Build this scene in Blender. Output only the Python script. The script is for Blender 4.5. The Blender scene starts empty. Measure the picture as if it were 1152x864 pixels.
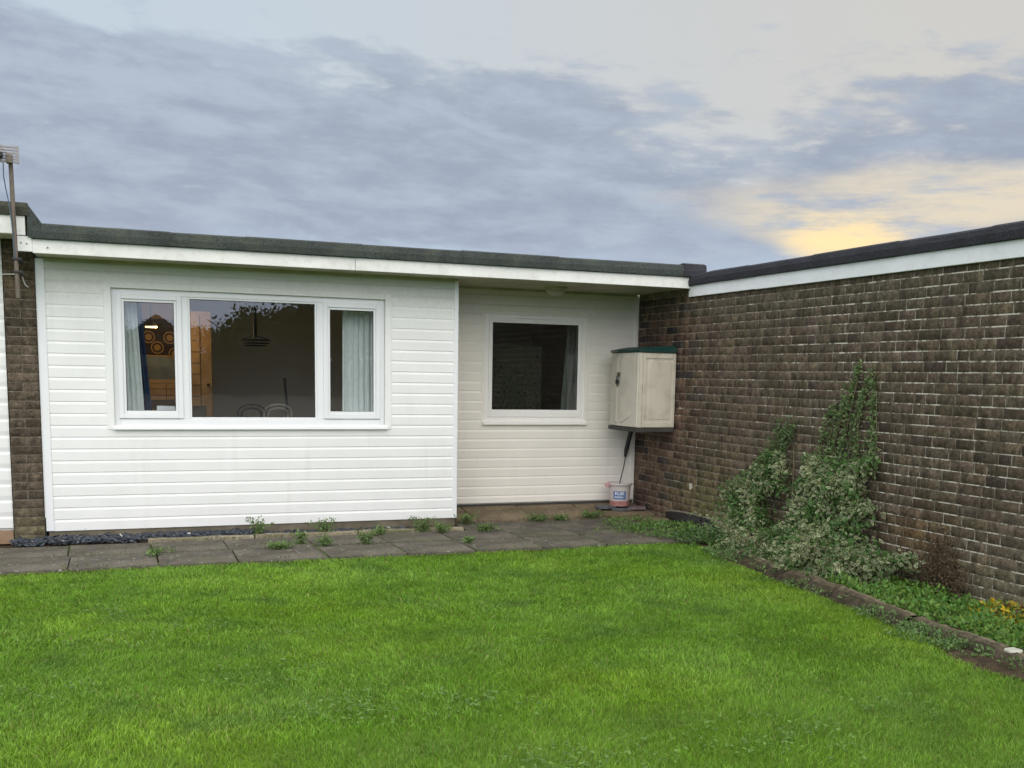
import bpy, math, random
import numpy as np
from mathutils import Vector, Matrix

random.seed(7); rng = np.random.default_rng(7)
scn = bpy.context.scene
COL = scn.collection

# ------------------------------------------------------------------ camera
F, PX, PY = 1182.5552, 596.861, 574.6809          # focal length and principal point in photo pixels (1152 x 864)
YAW, PITCH, ROLL, H = .379, -.1281, .0185, 1.3958
cy, sy, cp, sp = math.cos(YAW), math.sin(YAW), math.cos(PITCH), math.sin(PITCH)
FW = np.array([sy*cp, cy*cp, sp]); RT = np.array([cy, -sy, 0.]); UP = np.cross(RT, FW)
c_, s_ = math.cos(ROLL), math.sin(ROLL)
RT, UP = c_*RT + s_*UP, -s_*RT + c_*UP
CAM = np.array([0, 0, H])
cd = bpy.data.cameras.new('camera'); cam = bpy.data.objects.new('camera', cd); COL.objects.link(cam)
cam.matrix_world = Matrix(((RT[0], UP[0], -FW[0], 0), (RT[1], UP[1], -FW[1], 0), (RT[2], UP[2], -FW[2], H), (0, 0, 0, 1)))
cd.sensor_fit = 'HORIZONTAL'; cd.sensor_width = 36; cd.lens = F/1152*36
cd.shift_x = (576-PX)/1152; cd.shift_y = (PY-432)/1152
cd.clip_start = .05; cd.clip_end = 2000
scn.camera = cam

def at(x, y, X=None, Y=None, Z=None):
    """the point of the place that lies on a given plane under a photo pixel (used to survey the photograph)"""
    r = FW + (x-PX)/F*RT - (y-PY)/F*UP
    t = (X-CAM[0])/r[0] if X is not None else (Y-CAM[1])/r[1] if Y is not None else (Z-CAM[2])/r[2]
    return CAM + t*r

# ------------------------------------------------------------------ world, sun, exposure
scn.view_settings.view_transform = 'Standard'; scn.view_settings.look = 'None'
scn.view_settings.gamma = 1; scn.view_settings.use_curve_mapping = False
scn.view_settings.exposure = 0.0
GLOW_AZ = math.radians(41.0)
REAR = 2.0            # how much brighter the high and eastern sky is than the cloud bank over the roofs
SUN_AZ, SUN_EL = math.radians(200), math.radians(36)
SUN_DIR = Vector((math.sin(SUN_AZ)*math.cos(SUN_EL), math.cos(SUN_AZ)*math.cos(SUN_EL), math.sin(SUN_EL)))

wd = bpy.data.worlds.new('World'); scn.world = wd; wd.use_nodes = True
nt = wd.node_tree; nt.nodes.clear()
class NB:
    """tiny helper to write node graphs"""
    def __init__(s, nt): s.nt = nt
    def n(s, t, **k):
        nd = s.nt.nodes.new(t)
        for a, v in k.items(): setattr(nd, a, v)
        return nd
    def link(s, a, b): s.nt.links.new(a, b)
    def put(s, sock, v):
        if isinstance(v, bpy.types.NodeSocket): s.link(v, sock)
        else: sock.default_value = v
    def m(s, op, a, b=None, c=None, clamp=False):
        nd = s.n('ShaderNodeMath', operation=op, use_clamp=clamp); s.put(nd.inputs[0], a)
        if b is not None: s.put(nd.inputs[1], b)
        if c is not None: s.put(nd.inputs[2], c)
        return nd.outputs[0]
    def ss(s, v, a, b, lo=0., hi=1.):
        nd = s.n('ShaderNodeMapRange', interpolation_type='SMOOTHSTEP'); s.put(nd.inputs[0], v)
        for i, q in zip((1, 2, 3, 4), (a, b, lo, hi)): s.put(nd.inputs[i], q)
        return nd.outputs[0]
    def mix(s, f, a, b, bt='MIX'):
        nd = s.n('ShaderNodeMix', data_type='RGBA', blend_type=bt); s.put(nd.inputs[0], f)
        for k, v in ((6, a), (7, b)):
            if isinstance(v, (tuple, list)): v = (*v[:3], 1)
            s.put(nd.inputs[k], v)
        return nd.outputs[2]
    def noise(s, vec, scale, detail=4, rough=.55, dist=0., dim='3D'):
        nd = s.n('ShaderNodeTexNoise', noise_dimensions=dim); s.put(nd.inputs['Vector'], vec)
        nd.inputs['Scale'].default_value = scale; nd.inputs['Detail'].default_value = detail
        nd.inputs['Roughness'].default_value = rough; nd.inputs['Distortion'].default_value = dist
        return nd.outputs['Fac']
    def xyz(s, v):
        nd = s.n('ShaderNodeSeparateXYZ'); s.put(nd.inputs[0], v); return nd.outputs
    def comb(s, x, y, z):
        nd = s.n('ShaderNodeCombineXYZ'); s.put(nd.inputs[0], x); s.put(nd.inputs[1], y); s.put(nd.inputs[2], z); return nd.outputs[0]
    def vm(s, op, a, b=None):
        nd = s.n('ShaderNodeVectorMath', operation=op); s.put(nd.inputs[0], a)
        if b is not None: s.put(nd.inputs[1], b)
        return nd.outputs
b = NB(nt)
tc = b.n('ShaderNodeTexCoord'); D = b.vm('NORMALIZE', tc.outputs['Generated'])[0]
x, y, z = b.xyz(D)[:3]
zc = b.m('MAXIMUM', z, 0.0)
el = b.m('MULTIPLY', b.m('ARCSINE', zc), 57.2958)                  # elevation, degrees
az = b.m('MULTIPLY', b.m('ARCTAN2', x, y), 57.2958)                 # azimuth from the facade's normal, degrees
den = b.m('ADD', zc, .085)
P = b.comb(b.m('DIVIDE', x, den), b.m('DIVIDE', y, den), 0.0)     # the cloud deck seen in perspective
n1 = b.noise(P, .55, 9, .56, .08)
n2 = b.noise(b.vm('ADD', P, (11.3, 4.1, 2.))[0], 1.9, 8, .6, .5)
n3 = b.noise(b.vm('MULTIPLY', P, (1., 1., 1.))[0], .22, 3, .5)
SKY = b.comb(b.m('MULTIPLY', az, .062), b.m('MULTIPLY', b.m('ADD', el, b.m('MULTIPLY', az, .05)), .205), 0.0)   # cloud banks low over the horizon
n4 = b.noise(SKY, 1.25, 9, .55, .1)
n5 = b.noise(b.vm('ADD', SKY, (3.7, 9.2, 0))[0], 3.6, 9, .62, .15)
cl = b.m('ADD', b.m('MULTIPLY', n4, .52), b.m('ADD', b.m('MULTIPLY', n1, .16), b.m('MULTIPLY', n5, .32)))
# the darker bank sits between about 5 and 16 degrees
eb = b.m('ADD', el, b.m('MULTIPLY', az, .055))
band = b.m('MULTIPLY', b.ss(el, 4., 8.), b.ss(eb, 13.6, 20.0, 1., 0.))
cl2 = b.m('ADD', cl, b.m('MULTIPLY', b.m('SUBTRACT', band, .57), .25))
dark = b.ss(cl2, .462, .562)
sk = b.n('ShaderNodeTexSky', sky_type='NISHITA', sun_disc=False)
sk.sun_elevation = SUN_EL; sk.sun_rotation = SUN_AZ; sk.air_density = 1.0; sk.dust_density = 2.5
clear = b.mix(1., sk.outputs[0], (.085, .085, .085), 'MULTIPLY')
sidew = b.ss(az, -5., 48.)
light = b.mix(sidew, (.61, .705, .79), (.70, .675, .625))              # thin high cloud: bluish to the left, creamy towards the sunset
lowc = b.mix(b.ss(el, 3., 11.), (.43, .53, .70), (.62, .69, .78))
hi = b.mix(b.ss(el, 7., 14.), lowc, light)
hi = b.mix(.12, hi, clear)
dk = b.mix(b.ss(b.m('ADD', b.m('MULTIPLY', n5, .6), b.m('MULTIPLY', n1, .4)), .38, .62), (.335, .390, .495), (.455, .525, .63))
base = b.mix(b.m('MULTIPLY', dark, .92), hi, dk)
# sunset showing through under the bank
ga = b.m('DIVIDE', b.m('SUBTRACT', az, b.ss(el, 6.8, 9.5, 37.5, 43.5)), b.ss(el, 6.6, 9.6, 3.2, 14.5))
ge = b.m('DIVIDE', b.m('SUBTRACT', el, b.m('ADD', 8.1, b.m('MULTIPLY', b.m('SUBTRACT', n5, .5), 2.6))), 2.5)
gr = b.m('ADD', b.m('MULTIPLY', ga, ga), b.m('MULTIPLY', ge, ge))
gl = b.ss(gr, 1.7, .15)
n6 = b.noise(b.comb(b.m('MULTIPLY', az, .11), b.m('MULTIPLY', b.m('ADD', el, b.m('MULTIPLY', az, .03)), .62), 4.), 1.6, 7, .6, .1)
streak = b.ss(b.m('ADD', b.m('MULTIPLY', n5, .35), b.m('MULTIPLY', n6, .65)), .66, .43)
glow = b.m('MULTIPLY', gl, streak)
base = b.mix(b.m('MULTIPLY', glow, .9), base, (.84, .735, .56))
hot = b.m('ADD', b.m('POWER', b.m('DIVIDE', b.m('SUBTRACT', az, 37.6), 3.2), 2.), b.m('POWER', b.m('DIVIDE', b.m('SUBTRACT', el, 7.3), 1.1), 2.))
base = b.mix(b.m('MULTIPLY', b.m('MULTIPLY', b.ss(hot, 1.8, 0.), glow), .95), base, (1.12, .87, .47))
# the rest of the sky (overhead and behind the viewer) is a bright even overcast
back = b.ss(b.m('ADD', b.m('MULTIPLY', y, -.75), b.m('MULTIPLY', zc, .85)), .05, .75)
rearc = b.mix(n3, (.92, .93, .95), (1.05, 1.03, 1.0))
rearc = b.mix(b.ss(el, 3., 16.), (.66, .76, .95), rearc)
base = b.mix(back, base, rearc)
amp = b.m('ADD', 1., b.m('MULTIPLY', back, REAR-1))
base = b.mix(1., base, b.comb(amp, amp, amp), 'MULTIPLY')
bg = b.n('ShaderNodeBackground'); b.link(base, bg.inputs[0]); bg.inputs[1].default_value = 1.0
ow = b.n('ShaderNodeOutputWorld'); b.link(bg.outputs[0], ow.inputs[0])
wd.cycles.sampling_method = 'MANUAL'; wd.cycles.sample_map_resolution = 512

sd = bpy.data.lights.new('fill_sun', 'SUN'); sd.energy = .9; sd.angle = math.radians(60); sd.color = (1., .97, .93)  # soft fill added from behind the viewer; the sunset is ahead
so = bpy.data.objects.new('fill_sun', sd); COL.objects.link(so); so.rotation_euler = SUN_DIR.to_track_quat('Z', 'Y').to_euler()
so.location = (0, -20, 30)

scn.cycles.max_bounces = 8; scn.cycles.transparent_max_bounces = 16; scn.cycles.use_denoising = True
scn.cycles.caustics_reflective = False; scn.cycles.caustics_refractive = False

# ------------------------------------------------------------------ materials
def srgb(r, g, b_):
    f = lambda c: (c/255/12.92 if c/255 <= .04045 else ((c/255+.055)/1.055)**2.4)
    return (f(r), f(g), f(b_))
def mat(name, col, rough=.6, var=.0, scale=6., bump=0., bscale=60., spec=.4, attr=None, dirt=None, dirt_scale=2., dirt_amt=.5, metal=0., coat=0., fine=0.):
    """principled material; var: lightness variation, dirt: second colour mixed in through a noise mask, attr: colour attribute multiplied in"""
    m = bpy.data.materials.new(name); m.use_nodes = True; t = m.node_tree; p = t.nodes['Principled BSDF']; q = NB(t)
    co = q.n('ShaderNodeTexCoord').outputs['Object']
    c = (*col, 1)
    if attr:
        a = q.n('ShaderNodeAttribute', attribute_name=attr); c = q.mix(1., a.outputs['Color'], col, 'MULTIPLY')
    if var:
        f = q.noise(co, scale, 6, .6); v = q.ss(f, .25, .75, 1-var, 1+var); c = q.mix(1., c, q.comb(v, v, v), 'MULTIPLY')
    if fine:
        f = q.noise(co, bscale, 3, .7); v = q.ss(f, .2, .8, 1-fine, 1+fine); c = q.mix(1., c, q.comb(v, v, v), 'MULTIPLY')
    if dirt:
        f = q.noise(q.vm('ADD', co, (3.1, 7.7, 1.3))[0], dirt_scale, 8, .68, .0); c = q.mix(q.ss(f, .46, .76, 0., dirt_amt), c, dirt)
    q.put(p.inputs['Base Color'], c)
    p.inputs['Roughness'].default_value = rough; p.inputs['Specular IOR Level'].default_value = spec; p.inputs['Metallic'].default_value = metal
    p.inputs['Coat Weight'].default_value = coat
    if bump:
        bm_ = q.n('ShaderNodeBump'); bm_.inputs['Strength'].default_value = bump; bm_.inputs['Distance'].default_value = .01
        q.put(bm_.inputs['Height'], q.noise(co, bscale, 6, .65)); q.link(bm_.outputs[0], p.inputs['Normal'])
    return m
def leafmat(name, trans=.35, rough=.5, spec=.35):
    m = bpy.data.materials.new(name); m.use_nodes = True; t = m.node_tree; q = NB(t); p = t.nodes['Principled BSDF']; o = t.nodes['Material Output']
    a = q.n('ShaderNodeAttribute', attribute_name='Col'); q.link(a.outputs['Color'], p.inputs['Base Color'])
    p.inputs['Roughness'].default_value = rough; p.inputs['Specular IOR Level'].default_value = spec
    tr = q.n('ShaderNodeBsdfTranslucent'); q.link(q.mix(1., a.outputs['Color'], (1.1, 1.25, .7), 'MULTIPLY'), tr.inputs[0])
    mx = q.n('ShaderNodeMixShader'); mx.inputs[0].default_value = trans
    q.link(p.outputs[0], mx.inputs[1]); q.link(tr.outputs[0], mx.inputs[2]); q.link(mx.outputs[0], o.inputs[0])
    return m
def glassmat(name, tint=(.93, .95, .95), boost=1.0):
    m = bpy.data.materials.new(name); m.use_nodes = True; t = m.node_tree; t.nodes.clear(); q = NB(t)
    fr = q.n('ShaderNodeFresnel'); fr.inputs[0].default_value = 1.52
    k = q.m('MULTIPLY', q.m('MULTIPLY', fr.outputs[0], 2.0*boost, clamp=True), q.m('SUBTRACT', 1., q.n('ShaderNodeNewGeometry').outputs['Backfacing']))                    # both panes of a sealed unit reflect
    tr = q.n('ShaderNodeBsdfTransparent'); tr.inputs[0].default_value = (*tint, 1)
    g = q.n('ShaderNodeBsdfGlossy'); g.inputs['Roughness'].default_value = .0; g.inputs[0].default_value = (1, 1, 1, 1)
    bp = q.n('ShaderNodeBump'); bp.inputs['Strength'].default_value = .02; bp.inputs['Distance'].default_value = .02
    q.put(bp.inputs['Height'], q.noise(q.n('ShaderNodeTexCoord').outputs['Object'], 2.2, 2, .4)); q.link(bp.outputs[0], g.inputs['Normal'])
    mx = q.n('ShaderNodeMixShader'); q.link(k, mx.inputs[0]); q.link(tr.outputs[0], mx.inputs[1]); q.link(g.outputs[0], mx.inputs[2])
    q.link(mx.outputs[0], q.n('ShaderNodeOutputMaterial').inputs[0]); return m
def emat(name, col, s):
    m = bpy.data.materials.new(name); m.use_nodes = True; p = m.node_tree.nodes['Principled BSDF']
    p.inputs['Base Color'].default_value = (*col, 1); p.inputs['Emission Color'].default_value = (*col, 1); p.inputs['Emission Strength'].default_value = s
    return m

def claddingmat(name, col):
    """white boards with faint grime and runs"""
    m = mat(name, col, .38, .035, 2.5, .03, 8., .5)
    t = m.node_tree; q = NB(t); p = t.nodes['Principled BSDF']; src = p.inputs['Base Color'].links[0].from_socket
    co = q.n('ShaderNodeTexCoord').outputs['Object']; X, Y, Z = q.xyz(co)[:3]
    runs = q.noise(q.comb(q.m('MULTIPLY', X, 9.), q.m('MULTIPLY', Y, 9.), q.m('MULTIPLY', Z, .8)), 1., 5, .6)
    spots = q.noise(co, 28., 3, .6)
    alg = q.ss(q.m('ADD', Z, q.m('MULTIPLY', q.m('SUBTRACT', spots, .5), .3)), 1.95, 2.3)     # algae film plus painted-in shade of the soffit, high on the boards
    c = q.mix(q.ss(runs, .52, .8, 0., .14), src, (.45, .44, .36))
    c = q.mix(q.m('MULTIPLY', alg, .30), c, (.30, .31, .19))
    c = q.mix(q.ss(spots, .70, .78, 0., .35), c, (.35, .34, .28))
    q.put(p.inputs['Base Color'], c)
    return m
M = dict(
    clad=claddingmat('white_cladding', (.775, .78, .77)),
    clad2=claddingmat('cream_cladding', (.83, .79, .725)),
    pvc=mat('white_upvc', (.77, .785, .80), .25, .02, 3., spec=.5),
    pvc2=mat('recess_upvc', (.86, .845, .81), .3, .03, 3., spec=.5),
    fascia=mat('painted_fascia', (.74, .74, .71), .5, .05, 3., .15, 30., dirt=(.36, .35, .27), dirt_scale=11., dirt_amt=.35),
    fascia2=mat('upvc_fascia', (.78, .80, .83), .35, .04, 2., dirt=(.45, .45, .42), dirt_scale=9., dirt_amt=.25),
    soffit=mat('soffit_paint', (.44, .43, .32), .7, .15, 5., .1, 30., dirt=(.20, .22, .11), dirt_scale=3., dirt_amt=.7),
    felt=mat('green_mineral_felt', (.050, .058, .054), .9, .25, 2.5, .8, 90., .2, fine=.6, dirt=(.11, .12, .08), dirt_scale=5., dirt_amt=.5),
    felt2=mat('black_felt', (.034, .034, .042), .85, .22, 4., .9, 75., .3, fine=.6),
    felt3=mat('mossy_felt', (.055, .055, .042), .9, .3, 9., .8, 120., .2, fine=.4, dirt=(.17, .16, .05), dirt_scale=14., dirt_amt=.8),
    brick=mat('dark_brick', (.90, .90, .88), .88, .34, 26., .45, 70., .2, attr='Col', fine=.45, dirt=(.035, .029, .024), dirt_scale=2.6, dirt_amt=.55),
    concrete=mat('plinth_concrete', (.15, .13, .095), .9, .25, 8., .5, 70., .2, dirt=(.10, .09, .06), dirt_scale=4., dirt_amt=.7),
    slate=mat('slate_chips', (1, 1, 1), .55, .2, 30., .3, 90., .4, attr='Col'),
    soil=mat('soil', (.062, .046, .030), .95, .4, 15., 1., 60., .1, dirt=(.12, .095, .06), dirt_scale=12., dirt_amt=.6),
    lawnbase=mat('lawn_thatch', (.11, .18, .028), .95, .35, 4., .8, 90., .1),
    black=mat('black_metal', (.02, .02, .022), .5, .1, 10.),
    plastic=mat('beige_plastic', (.58, .53, .44), .5, .07, 5., .06, 12., .4, dirt=(.27, .235, .15), dirt_scale=5., dirt_amt=.6),
    plastic_l=mat('beige_plastic_door', (.57, .535, .46), .42, .06, 5., .06, 12., .4, dirt=(.31, .28, .2), dirt_scale=7., dirt_amt=.4),
    green=mat('green_plastic_lid', (.008, .040, .036), .4, .2, 8., .05, 20., .5, dirt=(.05, .06, .05), dirt_scale=6., dirt_amt=.5),
    dark_board=mat('dark_board', (.055, .05, .045), .8, .2, 8., .2, 40.),
    brass=mat('tarnished_brass', (.16, .13, .08), .4, .2, 30., metal=.7),
    pole=mat('weathered_pole', (.15, .122, .098), .55, .22, 12., .2, 60., metal=.25, dirt=(.10, .075, .05), dirt_scale=12., dirt_amt=.7),
    alu=mat('grey_aluminium', (.27, .255, .255), .45, .1, 9., metal=.5),
    cable_w=mat('white_cable', (.6, .6, .58), .5), cable_b=mat('blue_grey_cable', (.06, .10, .14), .5),
    tub=mat('translucent_tub', (.52, .465, .44), .4, .08, 12., spec=.5),
    red=mat('red_filling', (.36, .16, .145), .6, .3, 30.), pink=mat('pink_plastic', (.55, .28, .29), .5),
    blue=mat('blue_label', (.12, .19, .36), .5, .25, 40.), white=mat('white_print', (.75, .76, .78), .5),
    wood=mat('pine', (.36, .225, .10), .5, .2, 5., .08, 30.), wood_d=mat('dark_pine_gap', (.07, .04, .02), .7),
    room=mat('room_wall', (.64, .63, .57), .9, .04, 2.), ceil=mat('room_ceiling', (.75, .74, .70), .9), carpet=mat('carpet', (.24, .22, .19), .95),
    net=mat('net_curtain', (.74, .78, .77), .9, .06, 20.), curt=mat('grey_curtain', (.30, .32, .31), .9, .1, 20.), bluecurt=mat('navy_curtain', (.022, .04, .10), .9, .2, 20.),
    fabric_d=mat('dark_blind', (.03, .022, .022), .9, .2, 15.), ochre=mat('ochre_print', (.24, .14, .045), .9), hatch=mat('hatch_glass', (.12, .13, .11), .35, .25, 9., dirt=(.2, .14, .07), dirt_scale=9., dirt_amt=.5),
    paper=mat('white_paper', (.72, .73, .75), .8), paperink=mat('grey_print', (.3, .32, .38), .8),
    wire=mat('grey_cane', (.28, .26, .22), .6), speck=mat('speckled_cloth', (.12, .112, .085), .9), dots=mat('dark_spots', (.018, .018, .016), .9),
    leaf=leafmat('leaves'), grass=leafmat('grass_blades', .38, .45, .3), stem=mat('twig', (.17, .15, .08), .8, .2, 30.), dead=mat('dead_twig', (.095, .062, .038), .9, .3, 20.),
    bark=mat('bark', (.07, .055, .04), .9, .2, 8.), timber=mat('brown_timber', (.25, .165, .105), .8, .12, 6., .2, 30.), stone=mat('white_stone', (.50, .48, .42), .8, .1, 20.),
    glass=glassmat('window_glass', boost=1.3), glass2=glassmat('recess_glass', (.75, .78, .76), 1.0), lamp=emat('lit_shade', (1., .75, .42), 2.2),
    diffuser=mat('milky_diffuser', (.42, .42, .34), .3, .1, 10.),
)
t_ = M['brick'].node_tree; q_ = NB(t_); p_ = t_.nodes['Principled BSDF']; src_ = p_.inputs['Base Color'].links[0].from_socket     # rain streaks and blotches across the courses
w_ = q_.n('ShaderNodeNewGeometry').outputs['Position']; X_, Y_, Z_ = q_.xyz(w_)[:3]
sn = q_.noise(q_.comb(q_.m('MULTIPLY', X_, 13.), q_.m('MULTIPLY', Y_, 13.), q_.m('MULTIPLY', Z_, 1.6)), 1., 5, .65); bn = q_.noise(w_, 16., 5, .7)
v_ = q_.m('MULTIPLY', q_.ss(sn, .3, .7, .74, 1.22), q_.ss(bn, .3, .7, .68, 1.34)); q_.put(p_.inputs['Base Color'], q_.mix(1., src_, q_.comb(v_, v_, v_), 'MULTIPLY'))
def pavingmat(name, col, stain, green):
    m = mat(name, col, .85, .35, 3., .5, 45., .2, dirt=stain, dirt_scale=2.3, dirt_amt=.9, fine=.35)
    t = m.node_tree; q = NB(t); p = t.nodes['Principled BSDF']; src = p.inputs['Base Color'].links[0].from_socket
    co = q.n('ShaderNodeTexCoord').outputs['Object']; w = q.n('ShaderNodeNewGeometry').outputs['Position']
    c = q.mix(q.ss(q.noise(w, 1.4, 6, .6), .5, .72, 0., .6), src, green)
    c = q.mix(q.ss(q.noise(w, 30., 2, .5), .66, .72, 0., .75), c, (.40, .39, .34))        # lichen spots
    q.put(p.inputs['Base Color'], c); return m
M['slab'] = pavingmat('grey_paving', (.106, .095, .077), (.044, .040, .032), (.075, .078, .042))
M['slab2'] = pavingmat('brown_paving', (.165, .128, .082), (.085, .068, .047), (.10, .09, .045))
M['edging'] = pavingmat('old_concrete', (.23, .20, .14), (.10, .09, .065), (.11, .12, .05))
M['kerbm'] = mat('earthy_kerb', (1, 1, 1), .95, .35, 12., 1., 45., .15, attr='Col', fine=.35, dirt=(.075, .075, .03), dirt_scale=7., dirt_amt=.6)

# mortar of the long wall: grey, with chalky white patches
def mortarmat():
    m = mat('mortar', (.275, .24, .19), .95, .35, 9., .4, 80., .1)
    t = m.node_tree; q = NB(t); p = t.nodes['Principled BSDF']; src = p.inputs['Base Color'].links[0].from_socket
    w = q.n('ShaderNodeNewGeometry').outputs['Position']; Y_ = q.xyz(w)[1]
    f = q.m('ADD', q.m('ADD', q.m('MULTIPLY', q.noise(w, 5., 6, .65), .55), q.m('MULTIPLY', q.noise(w, 24., 3, .6), .45)), q.ss(Y_, 9., 5.6, -.05, .035))
    fz = q.m('FRACT', q.m('DIVIDE', q.m('ADD', q.xyz(w)[2], .178), .075)); bed = q.ss(fz, .875, .885, .35, 1.)
    g_ = q.ss(q.noise(w, 17., 4, .7), .40, .60); src = q.mix(q.m('MULTIPLY', g_, bed), (.125, .105, .08), src)
    c = q.mix(q.m('MULTIPLY', q.ss(f, .505, .58, 0., .9), bed), src, (.64, .61, .53))
    q.put(p.inputs['Base Color'], c); return m
M['mortar'] = mortarmat()

# ------------------------------------------------------------------ mesh builder
class MB:
    def __init__(s): s.v = []; s.f = []; s.c = []
    def add(s, verts, faces, col=None):
        o = len(s.v); s.v += [tuple(p) for p in verts]
        for f in faces: s.f.append(tuple(i+o for i in f)); s.c.append(col or (1, 1, 1))
        return s
    def box(s, a, b_, col=None):
        (x0, y0, z0), (x1, y1, z1) = [min(p, q) for p, q in zip(a, b_)], [max(p, q) for p, q in zip(a, b_)]
        return s.add([(x0, y0, z0), (x1, y0, z0), (x1, y1, z0), (x0, y1, z0), (x0, y0, z1), (x1, y0, z1), (x1, y1, z1), (x0, y1, z1)],
                     [(0, 3, 2, 1), (4, 5, 6, 7), (0, 1, 5, 4), (1, 2, 6, 5), (2, 3, 7, 6), (3, 0, 4, 7)], col)
    def tube(s, pts, r, n=8, col=None, cap=True):
        pts = [Vector(p) for p in pts]; rs = r if hasattr(r, '__len__') else [r]*len(pts); rings = []
        t = (pts[1]-pts[0]).normalized(); u = t.orthogonal().normalized()
        for i, p in enumerate(pts):
            t2 = (pts[min(i+1, len(pts)-1)]-pts[max(i-1, 0)]).normalized()
            u = (u - t2*u.dot(t2)).normalized(); w = t2.cross(u)
            rings += [p + (u*math.cos(2*math.pi*k/n)+w*math.sin(2*math.pi*k/n))*rs[i] for k in range(n)]
        f = [(i*n+k, i*n+(k+1) % n, (i+1)*n+(k+1) % n, (i+1)*n+k) for i in range(len(pts)-1) for k in range(n)]
        if cap: f += [tuple(range(n-1, -1, -1)), tuple((len(pts)-1)*n+k for k in range(n))]
        return s.add(rings, f, col)
    def lathe(s, c, prof, n=32, col=None):
        v = [(c[0]+r*math.cos(2*math.pi*k/n), c[1]+r*math.sin(2*math.pi*k/n), c[2]+h) for r, h in prof for k in range(n)]
        f = [(i*n+k, i*n+(k+1) % n, (i+1)*n+(k+1) % n, (i+1)*n+k) for i in range(len(prof)-1) for k in range(n)]
        return s.add(v, f, col)
    def prism(s, poly, d, col=None):
        """extrude a 3D polygon by vector d"""
        n = len(poly); v = [Vector(p) for p in poly]; v += [p+Vector(d) for p in v]
        return s.add(v, [tuple(range(n-1, -1, -1)), tuple(range(n, 2*n))]+[(k, (k+1) % n, n+(k+1) % n, n+k) for k in range(n)], col)
    def loft(s, rows, close=False, col=None):
        n = len(rows[0]); v = [p for r in rows for p in r]
        f = [(i*n+k, i*n+(k+1) % n, (i+1)*n+(k+1) % n, (i+1)*n+k) for i in range(len(rows)-1) for k in range(n if close else n-1)]
        if close: f += [tuple(range(n-1, -1, -1)), tuple((len(rows)-1)*n+k for k in range(n))]
        return s.add(v, f, col)
def build(name, mb, m, parent=None, bevel=0., smooth=False, colors=False, solid=0., seg=2):
    v = np.array(mb.v, dtype=float)
    if parent is None:
        org = Vector(((v[:, 0].min()+v[:, 0].max())/2, (v[:, 1].min()+v[:, 1].max())/2, v[:, 2].min()))
    else: org = wloc(parent)
    me = bpy.data.meshes.new(name); me.from_pydata((v-np.array(org)).tolist(), [], mb.f); me.materials.append(m)
    if colors:
        a = me.color_attributes.new('Col', 'FLOAT_COLOR', 'CORNER')
        arr = np.repeat(np.array([(*c, 1) for c in mb.c], dtype=np.float32), [len(f) for f in mb.f], axis=0); a.data.foreach_set('color', arr.ravel())
    if smooth: me.shade_smooth()
    o = bpy.data.objects.new(name, me); COL.objects.link(o)
    if parent is None: o.location = org
    else: o.parent = parent
    if solid:
        d = o.modifiers.new('solid', 'SOLIDIFY'); d.thickness = solid
    if bevel:
        d = o.modifiers.new('bevel', 'BEVEL'); d.width = bevel; d.segments = seg; d.limit_method = 'ANGLE'; d.angle_limit = math.radians(40)
    return o
def wloc(o):
    l = Vector(o.location)
    while o.parent: o = o.parent; l += o.location
    return l
def tag(o, label=None, cat=None, group=None, kind=None):
    if label: o['label'] = label
    if cat: o['category'] = cat
    if group: o['group'] = group
    if kind: o['kind'] = kind
    return o
def thing(name, label, cat, loc, group=None):
    o = bpy.data.objects.new(name, None); COL.objects.link(o); o.location = loc; o.empty_display_size = .1
    return tag(o, label, cat, group)
def copy_tree(o, parent=None):
    c = o.copy(); COL.objects.link(c)
    if parent: c.parent = parent
    for ch in list(o.children): copy_tree(ch, c)
    return c
def np_mesh(name, V, faces_by_size, cols, m, parent=None, org=None):
    """fast mesh from numpy; faces_by_size: list of (faces array (n,k)); cols: list of (n,3) colours per face"""
    org = Vector(org) if org is not None else (wloc(parent) if parent else Vector((float(V[:, 0].mean()), float(V[:, 1].mean()), float(V[:, 2].min()))))
    me = bpy.data.meshes.new(name); V = V - np.array(org)
    loops = np.concatenate([f.ravel() for f in faces_by_size]); sizes = np.concatenate([np.full(len(f), f.shape[1]) for f in faces_by_size])
    me.vertices.add(len(V)); me.vertices.foreach_set('co', V.astype(np.float32).ravel())
    me.loops.add(len(loops)); me.loops.foreach_set('vertex_index', loops.astype(np.int32))
    me.polygons.add(len(sizes)); me.polygons.foreach_set('loop_start', np.concatenate([[0], np.cumsum(sizes)[:-1]]).astype(np.int32))
    me.polygons.foreach_set('loop_total', sizes.astype(np.int32))
    me.update(calc_edges=True)
    a = me.color_attributes.new('Col', 'FLOAT_COLOR', 'CORNER'); c = np.concatenate(cols); c = np.concatenate([c, np.ones((len(c), 1))], 1)
    a.data.foreach_set('color', np.repeat(c, sizes, axis=0).astype(np.float32).ravel())
    me.materials.append(m); o = bpy.data.objects.new(name, me); COL.objects.link(o)
    if parent: o.parent = parent
    else: o.location = org
    return o

# value noise for numpy
_tab = rng.random((256, 256))
def vnoise(x, y):
    xi = np.floor(x).astype(int); yi = np.floor(y).astype(int); fx = x-xi; fy = y-yi
    fx = fx*fx*(3-2*fx); fy = fy*fy*(3-2*fy)
    g = lambda a, b_: _tab[a % 256, b_ % 256]
    return (g(xi, yi)*(1-fx)+g(xi+1, yi)*fx)*(1-fy)+(g(xi, yi+1)*(1-fx)+g(xi+1, yi+1)*fx)*fy
def fbm(x, y, o=4):
    s = 0; a = 1; t = 0
    for k in range(o): s = s + a*vnoise(x*2**k+17.3*k, y*2**k+5.1*k); t += a; a *= .55
    return s/t

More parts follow.
